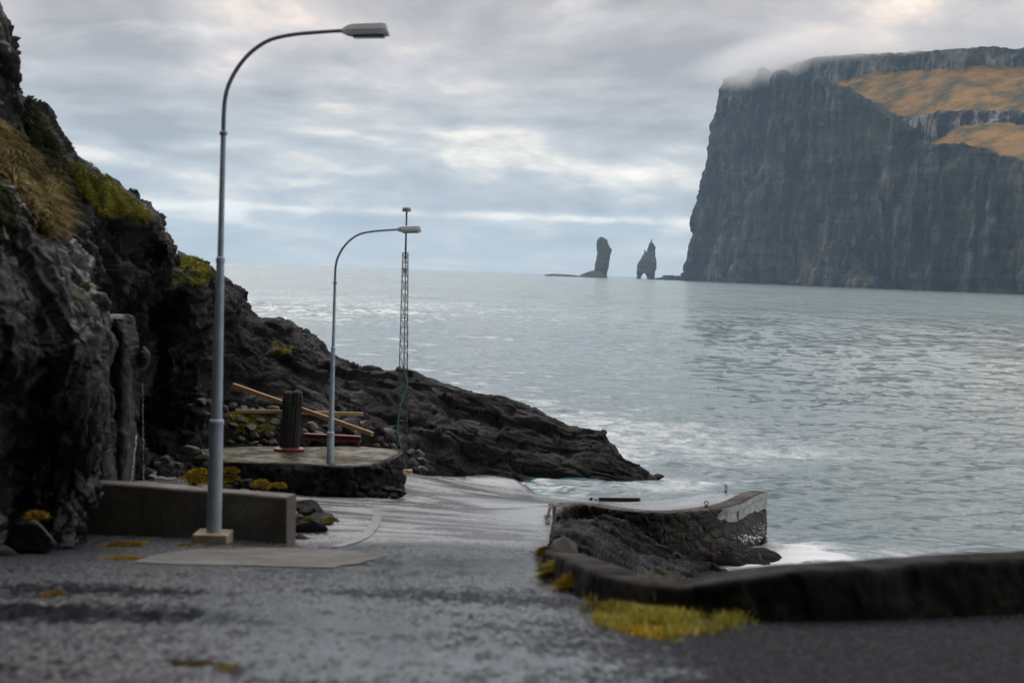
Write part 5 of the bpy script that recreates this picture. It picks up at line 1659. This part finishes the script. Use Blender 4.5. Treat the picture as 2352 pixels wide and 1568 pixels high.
def clump(px, py, rx, hgt, label, group, mat='moss_blades', nn=900, Y=None, seed=0, ry=None, wid=.004, name='moss_clump', lean=.45, bias=0.0):
    if Y is None: c = on_ground(px, py)
    else: c = W(px, py, Y)
    rg = np.random.default_rng(seed + int(px))
    r = rx / F * c[1]; r2 = (ry or r * .8)
    a = rg.uniform(0, 6.283, nn); q = np.sqrt(rg.uniform(0, 1, nn))
    jag = 1 + .3 * np.sin(a * 3 + seed) + .2 * np.sin(a * 5 + 2 * seed)
    ux, uy = np.cos(a) * q * jag, np.sin(a) * q * jag
    B = np.stack([c[0] + ux * r, c[1] + uy * r2, 0 * ux], 1)
    dome = np.sqrt(np.clip(1 - np.minimum(q, 1) ** 2, 0, 1))
    zb = GZ(B[:, 0], B[:, 1]) if Y is None else np.full(nn, c[2])
    B[:, 2] = zb + dome * hgt * .55 - .01
    nr_ = np.stack([ux * .8, uy * .8, dome + .3], 1); nr_ /= np.linalg.norm(nr_, axis=1, keepdims=True)
    o = blades(name, B, nr_, hgt * .75, wid, mat, .45, .35, seed, lean=lean, bias=bias)
    tag(o, label, 'moss', group)
    return o


g_ = 'moss clumps along the kerb wall'
clump(1252, 1278, 16, .15, 'orange moss clump farthest up the road edge, beside the notched stone', g_, seed=1, nn=1600)
clump(1278, 1300, 26, .13, 'yellow moss clump in front of the notched stone', g_, seed=2, nn=2200)
clump(1312, 1292, 20, .11, 'golden moss clump pressed against the end of the kerb wall', g_, seed=3, nn=900)
clump(1290, 1335, 34, .20, 'large yellow green moss cushion midway along the kerb', g_, 'kerb_blades', seed=4, nn=2600)
clump(1345, 1362, 38, .17, 'ochre moss cushion below the curved part of the kerb wall', g_, seed=5, nn=2600)
clump(1402, 1382, 34, .15, 'thin brown moss patch next to the tall kerb grass', g_, 'dry_blades', seed=6, nn=1000, bias=.2)
g_ = 'moss tufts on the road edge'
clump(288, 1253, 46, .06, 'long yellow moss tuft against the foot of the retaining wall', g_, seed=11, nn=1300, ry=.18, bias=-.1)
clump(288, 1284, 44, .05, 'long yellow moss tuft on the concrete pad edge', g_, seed=12, nn=1200, ry=.14, bias=-.1)
clump(428, 1252, 24, .035, 'thin moss tuft just left of the lamp footing', g_, seed=13, nn=500, ry=.10, bias=-.2)
clump(100, 1258, 16, .05, 'small moss tuft below the bluish boulder', g_, seed=14, nn=350, ry=.10, bias=-.2)
clump(520, 1258, 40, .025, 'flat moss tuft right under the lamp footing', g_, seed=15, nn=500, ry=.10, bias=-.2)
clump(126, 1366, 24, .03, 'brown moss patch beside the puddle on the asphalt', g_, seed=16, nn=500, ry=.10, bias=-.3, wid=.006)
clump(2296, 1409, 16, .03, 'small orange moss tuft at the foot of the kerb wall, far right', g_, seed=17, nn=400, ry=.05, bias=-.1)
clump(82, 1192, 20, .10, 'ochre moss tuft on the bluish boulder', g_, seed=18, nn=500, Y=13.4, bias=-.2)
g_ = 'moss tufts below the platform'
for k, (x, y, rx) in enumerate([(440, 1104, 28), (474, 1112, 30), (520, 1106, 24), (460, 1090, 26), (528, 1086, 16), (600, 1118, 20), (640, 1120, 16)]):
    clump(x, y, rx, .16, 'golden moss tuft on the rubble behind the retaining wall', g_, seed=30 + k, nn=600, Y=29.6, wid=.008, bias=-.1)
for k, (x, y, rx) in enumerate([(760, 1198, 14), (705, 1200, 18), (690, 1215, 16)]):
    clump(x, y, rx, .10, 'dark green moss tuft on the rocks beyond the concrete wall', 'moss tufts beside the concrete wall', 'green_blades', seed=40 + k, nn=500, Y=19.0, wid=.006)
# kelp and stones on the road
for x, y, rx, lb, bias in [(440, 1524, 62, 'brown kelp scrap lying on the road nearest the viewer', -.2), (520, 1534, 22, 'small ochre kelp scrap beside the larger one', 0.0)]:
    o = clump(x, y, rx, .022, lb, 'kelp scraps on the road', 'dry_blades', seed=int(x), nn=700, ry=.09, wid=.006, name='seaweed', lean=.9, bias=bias); o['category'] = 'seaweed'
for x, y, r_, lb in [(346, 1419, 9, 'black pebble on the asphalt near the puddle'), (220, 1312, 8, 'black pebble near the left end of the concrete pad'), (712, 1284, 7, 'dark pebble on the concrete pad'), (1085, 1330, 5, 'dark pebble on the middle of the road')]:
    p = on_ground(x, y)
    boulder(x, y, r_, lb, None, meshes=BD, Y=float(p[1]), name='pebble', cat='pebble', asp=(1, 1, .7), sink=.2)

# ------------------------------------------------------------------ trickle, spray
def drops(name, pts, label, cat, kind=None):
    bm = bmesh.new()
    for p, r_, st in pts:
        bmesh.ops.create_icosphere(bm, subdivisions=1, radius=1.0, matrix=Matrix.Translation(Vector(p)) @ Matrix.Diagonal((r_, r_, r_ * st, 1)))
    me = bpy.data.meshes.new(name); bm.to_mesh(me); bm.free(); me.materials.append(MAT['foam_white'])
    me.polygons.foreach_set('use_smooth', [True] * len(me.polygons))
    o = bpy.data.objects.new(name, me); COL.objects.link(o); tag(o, label, cat, kind=kind)
    return o


rg = random.Random(3)
wf = empty('waterfall', Vector(W(305, 1112, 18.6))); tag(wf, 'thin trickle of water dripping down the dark gully', 'waterfall')
for (x0, y0, x1, y1, Y_, r_) in [(313, 1000, 301, 1112, 18.5, .010), (328, 880, 330, 1112, 18.8, .0035)]:
    pp, rr = [], []
    for k in range(90):
        t = k / 89
        pp.append(local(W(x0 + (x1 - x0) * t + rg.gauss(0, 1.0), y0 + (y1 - y0) * t, Y_ + rg.gauss(0, .01)), wf)); rr.append(r_ * rg.uniform(.25, 1.3) * (1 if rg.random() > .25 else .3))
    MB().tube(pp, rr, 6).build('strand', MAT['foam_white'], wf, True)
pts = []
for k in range(420):
    a_ = rg.gauss(0, 1)
    x = 1712 + 26 * a_; y = 1228 - abs(rg.gauss(0, 1)) * 32 * math.exp(-a_ * a_ * .4)
    pts.append((W(x, y, 34.6 + rg.gauss(0, .25)), rg.uniform(.003, .014) if y > 1200 else rg.uniform(.002, .007), 1.0))
for k in range(160):
    pts.append((W(1700 + rg.gauss(0, 26), 1236 + rg.gauss(0, 5), 34.0 + rg.gauss(0, .3)), rg.uniform(.012, .04), .6))
for k in range(120):
    pts.append((W(1812 + rg.gauss(0, 30), 1262 - abs(rg.gauss(0, 12)), 34.0 + rg.gauss(0, .4)), rg.uniform(.003, .014), .8))
drops('spray', pts, 'white spray thrown up against the quay end', 'spray', kind='stuff')
